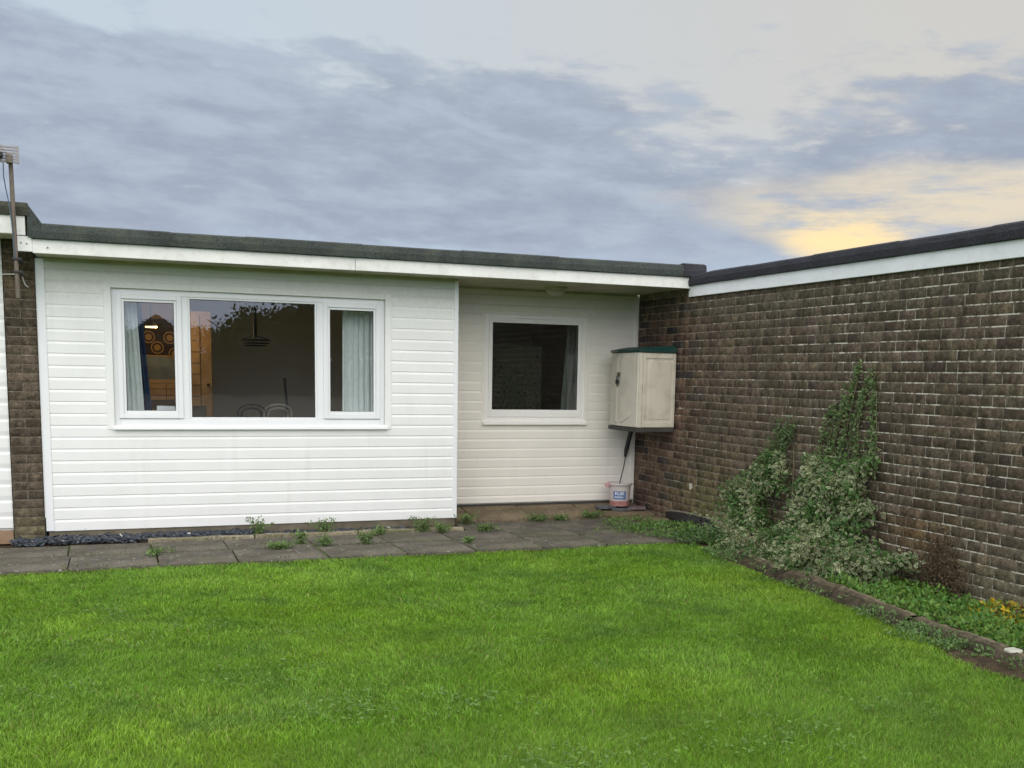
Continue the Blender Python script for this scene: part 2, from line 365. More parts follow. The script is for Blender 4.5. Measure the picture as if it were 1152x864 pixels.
# leaves ------------------------------------------------------------
LV = np.array([(0, 0, 0), (-.27, .33, .05), (.27, .33, .05), (-.2, .72, .03), (.2, .72, .03), (0, 1, -.06), (0, .12, 0), (-.14, .42, .02), (.14, .42, .02), (0, .80, -.02)], float)
LQ = np.array([(0, 6, 7, 1), (1, 7, 9, 3), (0, 2, 8, 6), (2, 4, 9, 8), (6, 8, 9, 7)]); LT = np.array([(3, 9, 5), (9, 4, 5)])
SV = np.array([(0, 0, 0), (-.27, .45, .07), (.27, .45, .07), (0, 1, 0)], float); ST = np.array([(0, 3, 1), (0, 2, 3)])
def frames(d, nrm):
    d = d/np.linalg.norm(d, axis=1, keepdims=True); x_ = np.cross(d, nrm); x_ /= (np.linalg.norm(x_, axis=1, keepdims=True)+1e-9); n_ = np.cross(x_, d)
    return x_, d, n_
def leaves(pos, d, nrm, size, c_out, c_in=None):
    x_, d, n_ = frames(d, nrm); T = LV if c_in is not None else SV; k = len(T)
    V = pos[:, None, :] + size[:, None, None]*(T[None, :, 0, None]*x_[:, None]+T[None, :, 1, None]*d[:, None]+T[None, :, 2, None]*n_[:, None])
    off = (np.arange(len(pos))*k)[:, None, None]
    if c_in is not None:
        Q = (LQ[None]+off).reshape(-1, 4); TT = (LT[None]+off).reshape(-1, 3)
        cq = np.repeat(c_out[:, None], 5, 1); cq[:, 4] = c_in; ct = np.repeat(c_out[:, None], 2, 1)
        return V.reshape(-1, 3), [Q, TT], [cq.reshape(-1, 3), ct.reshape(-1, 3)]
    TT = (ST[None]+off).reshape(-1, 3); ct = np.repeat(c_out[:, None], 2, 1)
    return V.reshape(-1, 3), [TT], [ct.reshape(-1, 3)]
def randdir(n): 
    v = rng.normal(size=(n, 3)); return v/np.linalg.norm(v, axis=1, keepdims=True)

# ------------------------------------------------------------------ levels and planes of the place
YF, YB, XW, YFAS = 9.70, 10.43, 5.38, 9.27        # front cladding, recess wall, long brick wall, roof fascia
ZP, ZL = -.07, -.105                              # paving and lawn levels

# ------------------------------------------------------------------ ground
mb = MB(); xs = [-900, -60, -12, -4, -2, 0, 2, 4, 4.45, 12, 60, 900]; ys = [-900, -150, -40, -6, 0, 3, 6, 8.2, 8.45]
mb.loft([[(x, y, ZL-.012) for x in xs] for y in ys]); tag(build('lawn', mb, M['lawnbase']), kind='structure')
mb = MB(); mb.box((-6, 8.28, ZP-.20), (5.4, 10.46, ZP-.028)); tag(build('path_bed', mb, M['soil']), kind='structure')
mb = MB(); mb.box((-900, 12, -.9), (900, 900, -.42)); tag(build('ground', mb, M['lawnbase']), kind='structure')

# paving slabs
GS = 'paving slabs of the path'
LS = 'dark grey concrete paving slab in the path between white chalet and lawn'
def slab(x0, x1, y0, y1, z, m, label, group, th=.045, slope=None):
    j = lambda: random.uniform(-.006, .006); g = .006
    zz = lambda y: z if slope is None else z+(y-slope[0])*slope[1]
    P = [(x0+g+j(), y0+g+j()), (x1-g+j(), y0+g+j()), (x1-g+j(), y1-g+j()), (x0+g+j(), y1-g+j())]
    tl = [random.uniform(-.003, .003) for _ in range(4)]
    m_ = MB(); m_.add([(x, y, zz(y)-th) for x, y in P]+[(x, y, zz(y)+t) for (x, y), t in zip(P, tl)],
                      [(0, 3, 2, 1), (4, 5, 6, 7), (0, 1, 5, 4), (1, 2, 6, 5), (2, 3, 7, 6), (3, 0, 4, 7)])
    return tag(build('paving_slab', m_, m, bevel=.006), label, 'paving slab', group, 'thing')
xj = [-2.2, -1.6, -.98, -.36, .27, .86, 1.56, 2.2, 2.8, 3.42, 4.03, 4.6, 5.05]
for i in range(len(xj)-1):
    a, c = xj[i], xj[i+1]
    slab(a, c, 8.86+random.uniform(-.015, .015), 9.385, ZP, M['slab'], LS, GS)
    slab(a+.02, c+.02, 8.30, 8.85, ZP-.004, M['slab'], LS, GS)
for a, c in ((3.10, 3.72), (3.72, 4.34), (4.34, 4.95)):
    slab(a, c, 9.40, 9.83, ZP+.002, M['slab'], LS, GS)
for a, c in ((3.095, 3.36), (3.36, 3.98), (3.98, 4.62), (4.62, 5.36)):
    slab(a, c, 9.85, 10.415, -.045, M['slab2'], 'brown stained paving slab in the recess under the square window', 'brown slabs of the recess', slope=(9.85, .11))
slab(4.96, 5.36, 9.52, 9.83, ZP+.01, M['slab2'], 'small sandy slab at the foot of the brick wall by the bucket', None)

# concrete edging strips along the cladding
for a, c in ((.25, 1.13), (1.14, 2.05), (2.06, 3.07)):
    m_ = MB(); n = 9; rows = []
    for k in range(n):
        x = a+(c-a)*k/(n-1); w = random.uniform(-.005, .005)
        rows.append([(x, 9.405+w, ZP-.03), (x, 9.41+w, -.045+w), (x, 9.465+w, -.042+w), (x, 9.475, ZP-.03)])
    m_.loft(rows, close=True)
    tag(build('concrete_edging', m_, M['edging'], bevel=.006), 'weathered concrete edging strip along the base of white cladding', 'edging', 'edging strips along the chalet base')
# plinth, soil and slate chippings
mb = MB(); mb.box((-.80, 9.475, ZP-.06), (3.08, 9.74, ZP+.0)); tag(build('soil_strip', mb, M['soil']), kind='structure')
V, Fc, Cc = [], [], []
n = 2600; px_ = rng.uniform(-.80, 2.6, n)**1; keep = (px_ < 1.2) | (rng.random(n) < .25); px_ = px_[keep]; n = len(px_)
py_ = np.where(px_ < .22, rng.uniform(9.40, 9.685, n), rng.uniform(9.485, 9.685, n))
pil = (px_ < -.55); py_[pil] = rng.uniform(9.40, 9.60, pil.sum())
hh = ZP+.004+rng.uniform(0, .035, n)*(np.where(px_ < 1.25, 1, .25))
hex_ = np.array([(math.cos(a), math.sin(a)) for a in np.arange(5)*2*math.pi/5])
for i in range(n):
    L_ = rng.uniform(.012, .03); W_ = L_*rng.uniform(.35, .8); a = rng.uniform(0, 6.3); tilt = rng.uniform(-.6, .6, 2); th = rng.uniform(.004, .009)
    p2 = hex_*np.array([L_, W_])*rng.uniform(.75, 1.2, (5, 1)); p2 = np.stack([p2[:, 0]*math.cos(a)-p2[:, 1]*math.sin(a), p2[:, 0]*math.sin(a)+p2[:, 1]*math.cos(a)], 1)
    zz = p2@tilt; top = np.concatenate([p2+[px_[i], py_[i]], (zz+hh[i]+th)[:, None]], 1); bot = top-[0, 0, th]
    V.append(np.concatenate([bot, top])); 
V = np.concatenate(V); off = (np.arange(n)*10)[:, None]
F5 = np.array([5, 6, 7, 8, 9])[None]+off; F4 = (np.array([(k, (k+1) % 5, 5+(k+1) % 5, 5+k) for k in range(5)])[None]+off[:, :, None]).reshape(-1, 4)
g = rng.uniform(.55, 1.35, n)[:, None]*np.array([[.050, .060, .078]]); g[rng.random(n) < .012] = (.6, .58, .54)
o = np_mesh('slate_chippings', V, [F5, F4], [g, np.repeat(g, 5, 0)], M['slate']); tag(o, kind='stuff')
o['label'] = 'blue grey slate chippings spread at the foot of the white cladding'

# ------------------------------------------------------------------ the white chalet
ch = thing('chalet', 'low white boarded chalet with a wide three part window and a recessed square window', 'chalet', (1.3, YF, ZP))
def boards(mb, x0, x1, z0, z1, Yp, grid0=.01, pitch=.1, out=.012):
    """shiplap boards facing -Y between x0..x1, z0..z1 on a fixed vertical grid"""
    k = math.floor((z0-grid0)/pitch+1e-6)
    prof = [(0, out), (.074, out), (.081, out-.002), (.088, out-.0048), (.095, out-.006), (.0992, out-.006)]
    pts = []
    while grid0+k*pitch < z1-1e-6:
        b0 = grid0+k*pitch
        seq = [(b0+h, Yp-o_) for h, o_ in prof]
        for h, yy in seq:
            if z0-1e-9 <= h <= z1+1e-9: pts.append((yy, h))
            elif h < z0 and (not pts) and b0+.0992 > z0: pts.append((yy, z0)) if h == seq[0][0] else None
        k += 1
    if pts[-1][1] < z1-1e-4: pts.append((pts[-1][0], z1))
    nx = max(2, int((x1-x0)/.35)+1)
    rows = [[(x0+(x1-x0)*i/(nx-1), yy, h) for i in range(nx)] for yy, h in pts]
    mb.loft(rows)
WX0, WX1, WZ0, WZ1 = .016, 2.374, .90, 2.065
mb = MB()
boards(mb, -.49, -.042, .91, 2.11, YF); boards(mb, 2.434, 3.045, .91, 2.11, YF)
boards(mb, -.49, 3.045, .01, .91, YF); boards(mb, -.49, 3.045, 2.11, 2.28, YF)
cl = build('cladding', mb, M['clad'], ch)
mb = MB()                                         # trims: two ends and round the window
mb.box((-.557, YF-.02, .012), (-.488, YF+.01, 2.276)); build('corner_trim', mb, M['pvc'], ch, bevel=.003)
mb = MB(); mb.box((3.043, YF-.02, .008), (3.083, YF+.02, 2.27)); build('corner_trim', mb, M['pvc'], ch, bevel=.003)
mb = MB(); mb.box((WX0-.06, YF-.018, WZ0-.03), (WX0, YF+.01, WZ1+.055)); mb.box((WX1, YF-.018, WZ0-.03), (WX1+.06, YF+.01, WZ1+.055)); mb.box((WX0, YF-.018, WZ1), (WX1, YF+.01, WZ1+.055))
build('window_trim', mb, M['clad'], ch, bevel=.003)
mb = MB()                                         # wall body behind the boards, with both window openings
for a, c in (((-.53, YF+.012, .0), (WX0, YF+.14, 2.40)), ((WX1, YF+.012, 0), (3.07, YF+.14, 2.40)), ((WX0, YF+.012, 0), (WX1, YF+.14, WZ0)), ((WX0, YF+.012, WZ1), (WX1, YF+.14, 2.40)),
             ((2.97, YF+.14, 0), (3.07, YB+.6, 2.40)),
             ((3.07, YB+.012, .0), (3.66, YB+.14, 2.40)), ((4.70, YB+.012, 0), (5.38, YB+.14, 2.40)), ((3.66, YB+.012, 0), (4.70, YB+.14, .97)), ((3.66, YB+.012, 2.0), (4.70, YB+.14, 2.40)),
             ((2.97, YB+.6, 0), (3.07, 13.6, 2.40)), ((-.53, YF+.14, 0), (-.45, 13.6, 2.40)), ((-.53, 13.6, 0), (5.6, 13.7, 2.4)), ((5.38, YB+.02, 0), (5.6, 13.6, 2.4))):
    mb.box(a, c)
build('wall', mb, M['room'], ch)
mb = MB(); mb.box((-.53, YF-.002, ZP-.02), (3.07, YF+.10, .012)); build('plinth', mb, M['concrete'], ch)
mb = MB(); mb.box((3.083, YB-.002, -.06), (5.37, YB+.10, .035)); build('recess_plinth', mb, M['dark_board'], ch)
mb = MB(); mb.box((-.572, YF-.022, -.06), (-.548, YF+.0, .13)); build('damp_strip', mb, M['black'], ch, bevel=.003)
mb = MB()
R0, R1, RZ0, RZ1 = 3.61, 4.752, .905, 2.02
boards(mb, 3.09, R0-.035, .93, 2.03, YB, .03); boards(mb, R1+.035, 5.335, .93, 2.03, YB, .03); boards(mb, 3.09, 5.335, .05, .93, YB, .03); boards(mb, 3.09, 5.335, 2.03, 2.285, YB, .03)
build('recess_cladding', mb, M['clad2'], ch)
mb = MB(); mb.box((5.33, YB-.018, .05), (5.378, YB+.01, 2.27)); mb.box((R0-.038, YB-.016, RZ0-.02), (R0, YB+.01, RZ1+.035)); mb.box((R1, YB-.016, RZ0-.02), (R1+.038, YB+.01, RZ1+.035)); mb.box((R0, YB-.016, RZ1), (R1, YB+.01, RZ1+.035))
build('recess_trim', mb, M['clad2'], ch, bevel=.003)
mb = MB(); mb.box((3.07, YF+.02, .05), (3.085, YB-.013, 2.27)); build('recess_side_panel', mb, M['clad2'], ch)
# room
mb = MB(); mb.add([(-.45, YF+.14, .02), (2.97, YF+.14, .02), (2.97, 13.6, .02), (-.45, 13.6, .02)], [(0, 1, 2, 3)]); mb.add([(3.07, YB+.14, .02), (5.38, YB+.14, .02), (5.38, 13.6, .02), (3.07, 13.6, .02)], [(0, 1, 2, 3)]); build('interior_floor', mb, M['carpet'], ch)
mb = MB(); mb.box((-.45, YF+.14, 2.24), (2.97, 13.6, 2.26)); mb.box((3.07, YB+.14, 2.24), (5.38, 13.6, 2.26)); build('interior_ceiling', mb, M['ceil'], ch)

def ring(mb, x0, x1, z0, z1, w, y0, y1, wt=None, wb=None):
    """rectangular frame with member width w, mitred look by butting"""
    wt = wt or w; wb = wb or w
    mb.box((x0, y0, z0), (x0+w, y1, z1)); mb.box((x1-w, y0, z0), (x1, y1, z1)); mb.box((x0+w, y0, z1-wt), (x1-w, y1, z1)); mb.box((x0+w, y0, z0), (x1-w, y1, z0+wb))
def sash(win, x0, x1, z0, z1, Yp, m, mg):
    """an opening casement: stepped sash, gasket line and pane"""
    gx0, gx1, gz0, gz1 = x0+.062, x1-.062, z0+.066, z1-.062
    m_ = MB(); ring(m_, x0, x1, z0, z1, .040, Yp-.016, Yp+.04); ring(m_, x0+.040, x1-.040, z0+.040, z1-.040, .022, Yp-.006, Yp+.03, wb=.026)
    s_ = build('casement', m_, m, win, bevel=.0035)
    m_ = MB(); ring(m_, gx0, gx1, gz0, gz1, .004, Yp+.004, Yp+.012); build('gasket', m_, M['black'], s_)
    m_ = MB(); m_.box((gx0, Yp+.012, gz0), (gx1, Yp+.018, gz1)); build('pane', m_, mg, s_)
    m_ = MB(); m_.box((x0+.03, Yp-.021, z1-.038), (x1-.03, Yp-.0165, z1-.030)); build('drip_strip', m_, m, s_)
# wide window
YW = YF+.022
m_ = MB(); ring(m_, WX0, WX1, WZ0, WZ1, .045, YW-.002, YW+.07, wt=.05, wb=.06)
for a in (.548, 1.748): m_.box((a+.0, YW+.0, WZ0+.06), (a+(.088 if a < 1 else .07), YW+.068, WZ1-.05))
win = build('wide_window', m_, M['pvc'], ch, bevel=.004)
sash(win, .055, .580, .966, 2.018, YW, M['pvc'], M['glass']); sash(win, 1.806, 2.333, .966, 2.018, YW, M['pvc'], M['glass'])
m_ = MB(); ring(m_, .636, 1.748, .96, 2.015, .016, YW+.006, YW+.05); b_ = build('bead', m_, M['pvc'], win, bevel=.003)
m_ = MB(); ring(m_, .652, 1.732, .976, 1.999, .004, YW+.018, YW+.024); build('gasket', m_, M['black'], win)
m_ = MB(); m_.box((.652, YW+.024, .976), (1.732, YW+.030, 1.999)); build('pane', m_, M['glass'], win)
m_ = MB(); P = [(YF+.03, .900), (YF-.046, .892), (YF-.048, .872), (YF-.040, .868), (YF+.02, .878)]
m_.prism([(WX0-.012, a, c) for a, c in P], (WX1-WX0+.034, 0, 0)); build('sill', m_, M['pvc'], win, bevel=.003)
# square window
m_ = MB(); ring(m_, R0, R1, RZ0+.01, RZ1, .042, YB-.004, YB+.07); win2 = build('square_window', m_, M['pvc2'], ch, bevel=.004)
m_ = MB(); ring(m_, R0+.042, R1-.042, RZ0+.052, RZ1-.042, .020, YB-.014, YB+.05, wb=.055); ring(m_, R0+.062, R1-.062, RZ0+.107, RZ1-.062, .022, YB-.006, YB+.04); s_ = build('casement', m_, M['pvc2'], win2, bevel=.0035)
m_ = MB(); m_.box((R0+.084, YB+.012, RZ0+.129), (R1-.084, YB+.018, RZ1-.084)); build('pane', m_, M['glass2'], s_)
m_ = MB(); ring(m_, R0+.083, R1-.083, RZ0+.128, RZ1-.083, .004, YB+.004, YB+.011); build('gasket', m_, M['black'], s_)
m_ = MB(); m_.box((R0+.33, YB-.022, RZ1-.036), (R1-.36, YB-.0045, RZ1-.012)); build('trickle_vent', m_, M['pvc2'], win2, bevel=.003)
m_ = MB(); P = [(YB+.02, .915), (YB-.050, .905), (YB-.052, .878), (YB-.043, .874), (YB+.02, .885)]; m_.prism([(R0-.03, a, c) for a, c in P], (R1-R0+.05, 0, 0)); build('sill', m_, M['pvc2'], win2, bevel=.003)

# roof: fascia boards, soffit, felt upstand with lapped pieces, deck
m_ = MB(); m_.box((-.545, YFAS, 2.276), (2.005, YFAS+.022, 2.398)); m_.box((2.008, YFAS-.002, 2.276), (5.36, YFAS+.022, 2.398)); m_.box((-.665, YFAS-.006, 2.284), (-.545, YFAS+.02, 2.40))
fa = build('fascia_board', m_, M['fascia'], ch, bevel=.003)
for px, py in ((23.5, 273), (30, 274), (53.5, 278.5)):
    m_ = MB(); p = at(px, py, Y=YFAS-.007); m_.box(p-np.array([.005, .002, .005]), p+np.array([.005, .004, .005])); build('nail_head', m_, M['pole'], fa)
m_ = MB(); m_.box((-.54, YFAS+.022, 2.285), (5.375, YB+.01, 2.30)); m_.box((-.54, YFAS+.05, 2.280), (5.37, YFAS+.09, 2.286)); m_.box((3.09, YB-.045, 2.262), (5.33, YB-.01, 2.286)); m_.box((-.49, YF-.045, 2.255), (3.04, YF-.018, 2.286))
build('soffit', m_, M['soffit'], ch)
def upstand(mb, x0, x1, dz=0., dy=0.):
    n_ = max(3, int((x1-x0)/.12)); rows = []
    for k in range(n_+1):
        x = x0+(x1-x0)*k/n_; w = (fbm(np.array([x*2.3]), np.array([3.3]))[0]-.5)*.007
        rows.append([(x, YFAS-.030-dy, 2.386+w*.4), (x, YFAS-.034-dy, 2.44+w), (x, YFAS-.022-dy, 2.490+w+dz), (x, YFAS+.012, 2.503+w+dz), (x, YFAS+.09, 2.497+w+dz), (x, YFAS+.30, 2.40+dz*.2), (x, YFAS+.30, 2.39), (x, YFAS+.0, 2.382+w*.4)])
    mb.loft(rows, close=True)
m_ = MB(); xs_ = [-.545, .44, 1.08, 2.03, 2.98, 3.90, 5.26]
for k in range(len(xs_)-1): upstand(m_, xs_[k], xs_[k+1]+.04, .0 if k % 2 else .004, .0 if k % 2 else .004)
ft = build('roof_felt', m_, M['felt'], ch, bevel=.004)
m_ = MB(); m_.box((-.545, YFAS+.26, 2.31), (5.38, 13.75, 2.40)); build('roof', m_, M['felt'], ch)
m_ = MB(); m_.prism([(-.570, YFAS-.032, 2.65), (-.575, YFAS-.03, 2.40), (-.56, YFAS-.032, 2.392), (-.47, YFAS-.032, 2.392), (-.47, YFAS-.032, 2.505)], (0, .35, 0)); build('felt_upstand', m_, M['felt'], ch, bevel=.006)
m_ = MB(); upstand(m_, 5.26, 5.505, .016, .008); build('felt_end_lap', m_, M['felt2'], ch, bevel=.004)
# soffit light
lt = thing('bulkhead_light', 'small round bulkhead light under the soffit above the square window', 'light', (4.20, 9.97, 2.285))
m_ = MB(); m_.lathe((4.20, 9.97, 2.285), [(.0, -.03), (.105, -.03), (.115, -.018), (.115, 0), (0, 0)]); build('base_ring', m_, M['soffit'], lt, smooth=False)
m_ = MB(); m_.lathe((4.20, 9.97, 2.252), [(.095, 0), (.09, -.02), (.07, -.04), (.035, -.052), (0, -.054)]); build('diffuser', m_, M['diffuser'], lt, smooth=True)

# ------------------------------------------------------------------ brick builder
def bricks(name, parent, axis, u0, u1, z0, z1, plane, depth, m, colf, course=.075, joint=.0078, phase=0., sizes=((.215, .50), (.165, .28), (.1025, .22)), fixed=None):
    """individually laid bricks; axis 'y': wall face at X=plane facing -X; axis 'x': face at Y=plane facing -Y"""
    V = []; C = []; k = 0; rr = random.Random(hash(name) % 1000+3)
    ncs = int(math.ceil((z1-z0)/course)); bev = .0018
    for k in range(ncs):
        a = z0+k*course; c = min(a+course-joint, z1); u = u0-(rr.random()*.2 if not fixed else 0); seqi = k
        j = 0
        while u < u1-.004:
            if fixed: L_ = fixed[k % len(fixed)][j] if j < len(fixed[k % len(fixed)]) else 9
            else:
                t = rr.random(); L_ = sizes[-1][0]
                for s, w in sizes:
                    if t < w: L_ = s; break
                    t -= w
            e = min(u+L_, u1); s0 = max(u, u0); u = u+L_+joint; j += 1
            if e-s0 < .02: continue
            d = rr.uniform(-.0006, .0016); z_a = a+rr.uniform(-.0015, .0015); z_c = c+rr.uniform(-.0015, .0015)
            # front ring (inset), back ring
            q = []
            for (du, dz, dd) in ((bev, bev, -d), (-bev, bev, -d), (-bev, -bev, -d), (bev, -bev, -d), (0, 0, -d+bev), (0, 0, -d+bev), (0, 0, -d+bev), (0, 0, -d+bev), (0, 0, depth), (0, 0, depth), (0, 0, depth), (0, 0, depth)):
                i = len(q) % 4; uu = (s0 if i in (0, 3) else e)+du; zz = (z_a if i < 2 else z_c)+dz
                q.append((plane+dd, uu, zz) if axis == 'y' else (uu, plane+dd, zz))
            V.append(q); C.append(colf((s0+e)/2, (a+c)/2, rr))
    n_ = len(V); V = np.array(V).reshape(-1, 3); off = (np.arange(n_)*12)[:, None, None]
    T = [(0, 1, 2, 3)]+[(4+i, 4+(i+1) % 4, (i+1) % 4, i) for i in range(4)]+[(8+i, 8+(i+1) % 4, 4+(i+1) % 4, 4+i) for i in range(4)]
    if axis == 'y': T = [t[::-1] for t in T]
    Q = (np.array(T)[None]+off).reshape(-1, 4); C = np.repeat(np.array(C), len(T), 0)
    return np_mesh(name, V, [Q], [C], m, parent)
def wallcol(u, zc, rr):
    c = np.array([.108, .083, .062])*rr.choice([.72, .85, .95, 1.0, 1.05, 1.18])*rr.uniform(.92, 1.08)
    c = c*np.array([1, rr.uniform(.95, 1.03), rr.uniform(.9, 1.05)])
    if u > 8.9 and zc < 2.2:                       # redder clean bricks by the sheltered corner
        t = min(1, (u-8.9)/.5); c = c*(1-t)+t*np.array(rr.choice([(.135, .085, .065), (.10, .06, .05), (.17, .115, .085), (.05, .042, .045), (.15, .10, .07)]))*rr.uniform(.8, 1.1)
    alg = math.exp(-((u-8.85)/.75)**2-((zc-.12)/.42)**2); c = c*(1-.65*alg)+.65*alg*np.array([.17, .155, .062])
    alg2 = math.exp(-((u-5.1)/.9)**2-((zc+.05)/.28)**2); c = c*(1-.7*alg2)+.7*alg2*np.array([.21, .19, .12])
    og = math.exp(-((u-5.95)/.25)**2-((zc-.30)/.16)**2); c = c*(1-.6*og)+.6*og*np.array([.16, .095, .035])
    rust = math.exp(-((zc-2.08)/.12)**2)*.5; c = c*(1-rust)+rust*np.array([.10, .092, .065])
    return c
bw = thing('brick_building', 'dark brick side wall of the adjoining building with white fascia and black felt edge', 'brick wall', (XW, 6.5, ZP))
bricks('brickwork', bw, 'y', 1.5, YB-.02, -.178, 2.215, XW, .08, M['brick'], wallcol)
m_ = MB(); m_.box((XW+.0014, 1.5, -.3), (XW+.30, YB-.015, 2.30)); build('mortar', m_, M['mortar'], bw)
m_ = MB(); m_.box((XW-.026, 8.15, 2.196), (XW+.004, 9.31, 2.318)); m_.box((XW-.028, 1.4, 2.192), (XW+.004, 8.147, 2.316)); build('fascia_board', m_, M['fascia2'], bw, bevel=.003)
def upstand_y(mb, y0, y1, dz=0.):
    n_ = max(3, int((y1-y0)/.12)); rows = []
    for k in range(n_+1):
        y = y0+(y1-y0)*k/n_; w = (fbm(np.array([y*1.7]), np.array([9.3]))[0]-.5)*.008
        if y > 8.9: w -= (y-8.9)*.05
        rows.append([(XW-.050-dz, y, 2.306+w*.4), (XW-.056-dz, y, 2.36+w), (XW-.044-dz, y, 2.400+w+dz), (XW-.01, y, 2.416+w+dz), (XW+.10, y, 2.41+w+dz), (XW+.30, y, 2.34), (XW+.30, y, 2.30), (XW, y, 2.30)])
    mb.loft(rows, close=True)
m_ = MB(); ys_ = [1.4, 2.4, 3.4, 4.4, 5.4, 6.32, 7.3, 8.28, 9.36]
for k in range(len(ys_)-1): upstand_y(m_, ys_[k], ys_[k+1]+.03, .004*(k % 2))
build('roof_felt', m_, M['felt2'], bw, bevel=.004)
m_ = MB(); m_.box((XW+.28, 1.4, 2.27), (11, 13.7, 2.345)); build('roof', m_, M['felt2'], bw)
m_ = MB(); m_.box((XW+.31, 1.5, -.3), (10.9, 1.6, 2.26)); m_.box((10.8, 1.6, -.3), (10.9, 13.6, 2.26)); build('far_wall', m_, M['mortar'], bw)
m_ = MB(); p = at(777, 546, X=XW-.003)
m_.add([p+np.array(q) for q in ((0, .03, .02), (0, -.03, .02), (0, -.035, -.02), (0, -.01, -.045), (0, .02, -.04))], [(0, 1, 2, 3, 4)]); build('mortar_smear', m_, M['stone'], bw, solid=.003)

# ------------------------------------------------------------------ brick pier and neighbouring chalet
def piercol(u, zc, rr):
    c = np.array([.100, .078, .058])*rr.choice([.75, .9, 1., 1.1, 1.2])
    alg = math.exp(-((zc+.0)/.16)**2); c = c*(1-.6*alg)+.6*alg*np.array([.15, .14, .075])
    top = math.exp(-((zc-2.15)/.18)**2)*.5; return c*(1-top)+top*np.array([.12, .09, .045])
pr = thing('brick_pier', 'narrow dark brick pier standing between two white chalets', 'brick pier', (-.68, YF-.03, ZP))
half = [[.215+.009+.001], [.108, .108]]
bricks('brickwork', pr, 'x', -.792, -.560, -.085, 2.425, YF-.035, .3, M['brick'], piercol, fixed=[[.3], [.1105, .3]])
m_ = MB(); m_.box((-.789, YF-.0325, -.12), (-.562, YF+1.2, 2.42)); build('mortar', m_, M['mortar'], pr)
nb = thing('neighbouring_chalet', 'end of the neighbouring white chalet beyond the brick pier with a higher roof', 'chalet', (-3., YF, ZP))
m_ = MB(); boards(m_, -6, -.80, .05, 2.42, YF+.0, .05, .135); build('cladding', m_, M['clad'], nb)
m_ = MB(); m_.box((-6, YF+.012, -.05), (-.80, 13.6, 2.42)); build('wall', m_, M['clad'], nb)
m_ = MB(); m_.box((-6, YF-.02, -.085), (-.80, YF+.01, .03)); build('base_board', m_, M['timber'], nb, bevel=.004)
m_ = MB(); m_.box((-6, YFAS-.01, 2.414), (-.592, YFAS+.02, 2.566)); m_.box((-.672, YFAS-.012, 2.405), (-.588, YFAS+.018, 2.566)); build('fascia_board', m_, M['fascia'], nb, bevel=.003)
m_ = MB(); m_.box((-6, YFAS+.02, 2.414), (-.60, YF+.02, 2.43)); build('soffit', m_, M['soffit'], nb)
m_ = MB()
m_.prism([(-6, YFAS-.03, 2.552), (-6, YFAS-.036, 2.62), (-6, YFAS-.01, 2.655), (-6, YFAS+.25, 2.65), (-6, YFAS+.25, 2.552)], (5.435, 0, 0)); build('roof_felt', m_, M['felt3'], nb, bevel=.006)
m_ = MB(); m_.box((-6, YFAS+.2, 2.50), (-.56, 13.7, 2.60)); m_.box((-.60, YFAS+.02, 2.395), (-.552, 13.7, 2.60)); build('roof', m_, M['felt3'], nb)

# ------------------------------------------------------------------ television aerial
an = thing('tv_aerial', 'weathered pole with a slatted television aerial on the pier', 'aerial', (-.665, YFAS-.08, 1.93))
YA = YFAS-.075
p0, p1 = at(20.5, 335, Y=YA), at(11.5, 176, Y=YA)
m_ = MB(); m_.tube([p0, p0*.5+p1*.5, p1], .0165, 14); pl = build('pole', m_, M['pole'], an, smooth=False)
def zdir(px, py, Y=YA): return at(px, py, Y=Y)
m_ = MB()
a0 = at(-22, 163.5, Y=YA-.05); a1 = at(20.5, 164.5, Y=YA-.05); bz = (at(20.5, 184.5, Y=YA-.05)-a1)
wdt = a1[0]-a0[0]; hgt = -bz[2]
for k in range(6):
    zc = a1[2]-hgt*(k+.5)/6*1.0; m_.box((a0[0], YA-.062, zc-.0075), (a1[0], YA-.050, zc+.0075))
for xx in (a0[0], a0[0]+wdt*.5, a1[0]-.012): m_.box((xx, YA-.0645, a1[2]-hgt), (xx+.014, YA-.0495, a1[2]))
build('reflector', m_, M['alu'], an, bevel=.002)
m_ = MB(); xb = a0[0]+wdt*.46; zb = a1[2]-hgt*.5
m_.tube([(xb, YA+.02, zb), (xb-.1, YA-.75, zb+.02)], .011, 8); 
for k in range(7):
    t = .15+.12*k; yy = YA-.75*t; xx = xb-.1*t; m_.tube([(xx-.10, yy, zb+.02*t), (xx+.08, yy, zb+.02*t)], .004, 6)
build('boom', m_, M['alu'], an)
m_ = MB(); c = at(10, 178, Y=YA-.07); m_.box(c+np.array([-.022, -.01, -.035]), c+np.array([.022, .05, .030])); build('clamp', m_, M['pole'], an, bevel=.006)
m_ = MB(); c = at(1, 174, Y=YA-.09); m_.box(c+np.array([-.06, -.03, -.02]), c+np.array([.012, .02, .02])); build('dipole_box', m_, M['black'], an, bevel=.006)
m_ = MB(); m_.tube([at(3.5, 183, Y=YA-.05), at(4, 198, Y=YA-.04), at(6.5, 212, Y=YA-.02), at(9.5, 226, Y=YA-.02), at(13, 250, Y=YA-.02), at(17, 290, Y=YA-.02)], .0042, 6); build('cable', m_, M['cable_b'], an)
m_ = MB()
for py, px in ((291.5, 19), (306, 20.5)):
    c = at(px, py, Y=YA); m_.box(c+np.array([-.034, -.024, -.008]), c+np.array([.034, .028, .010])); m_.box(c+np.array([-.026, .02, -.006]), c+np.array([.03, .37, .006]))
build('bracket', m_, M['black'], an, bevel=.003)
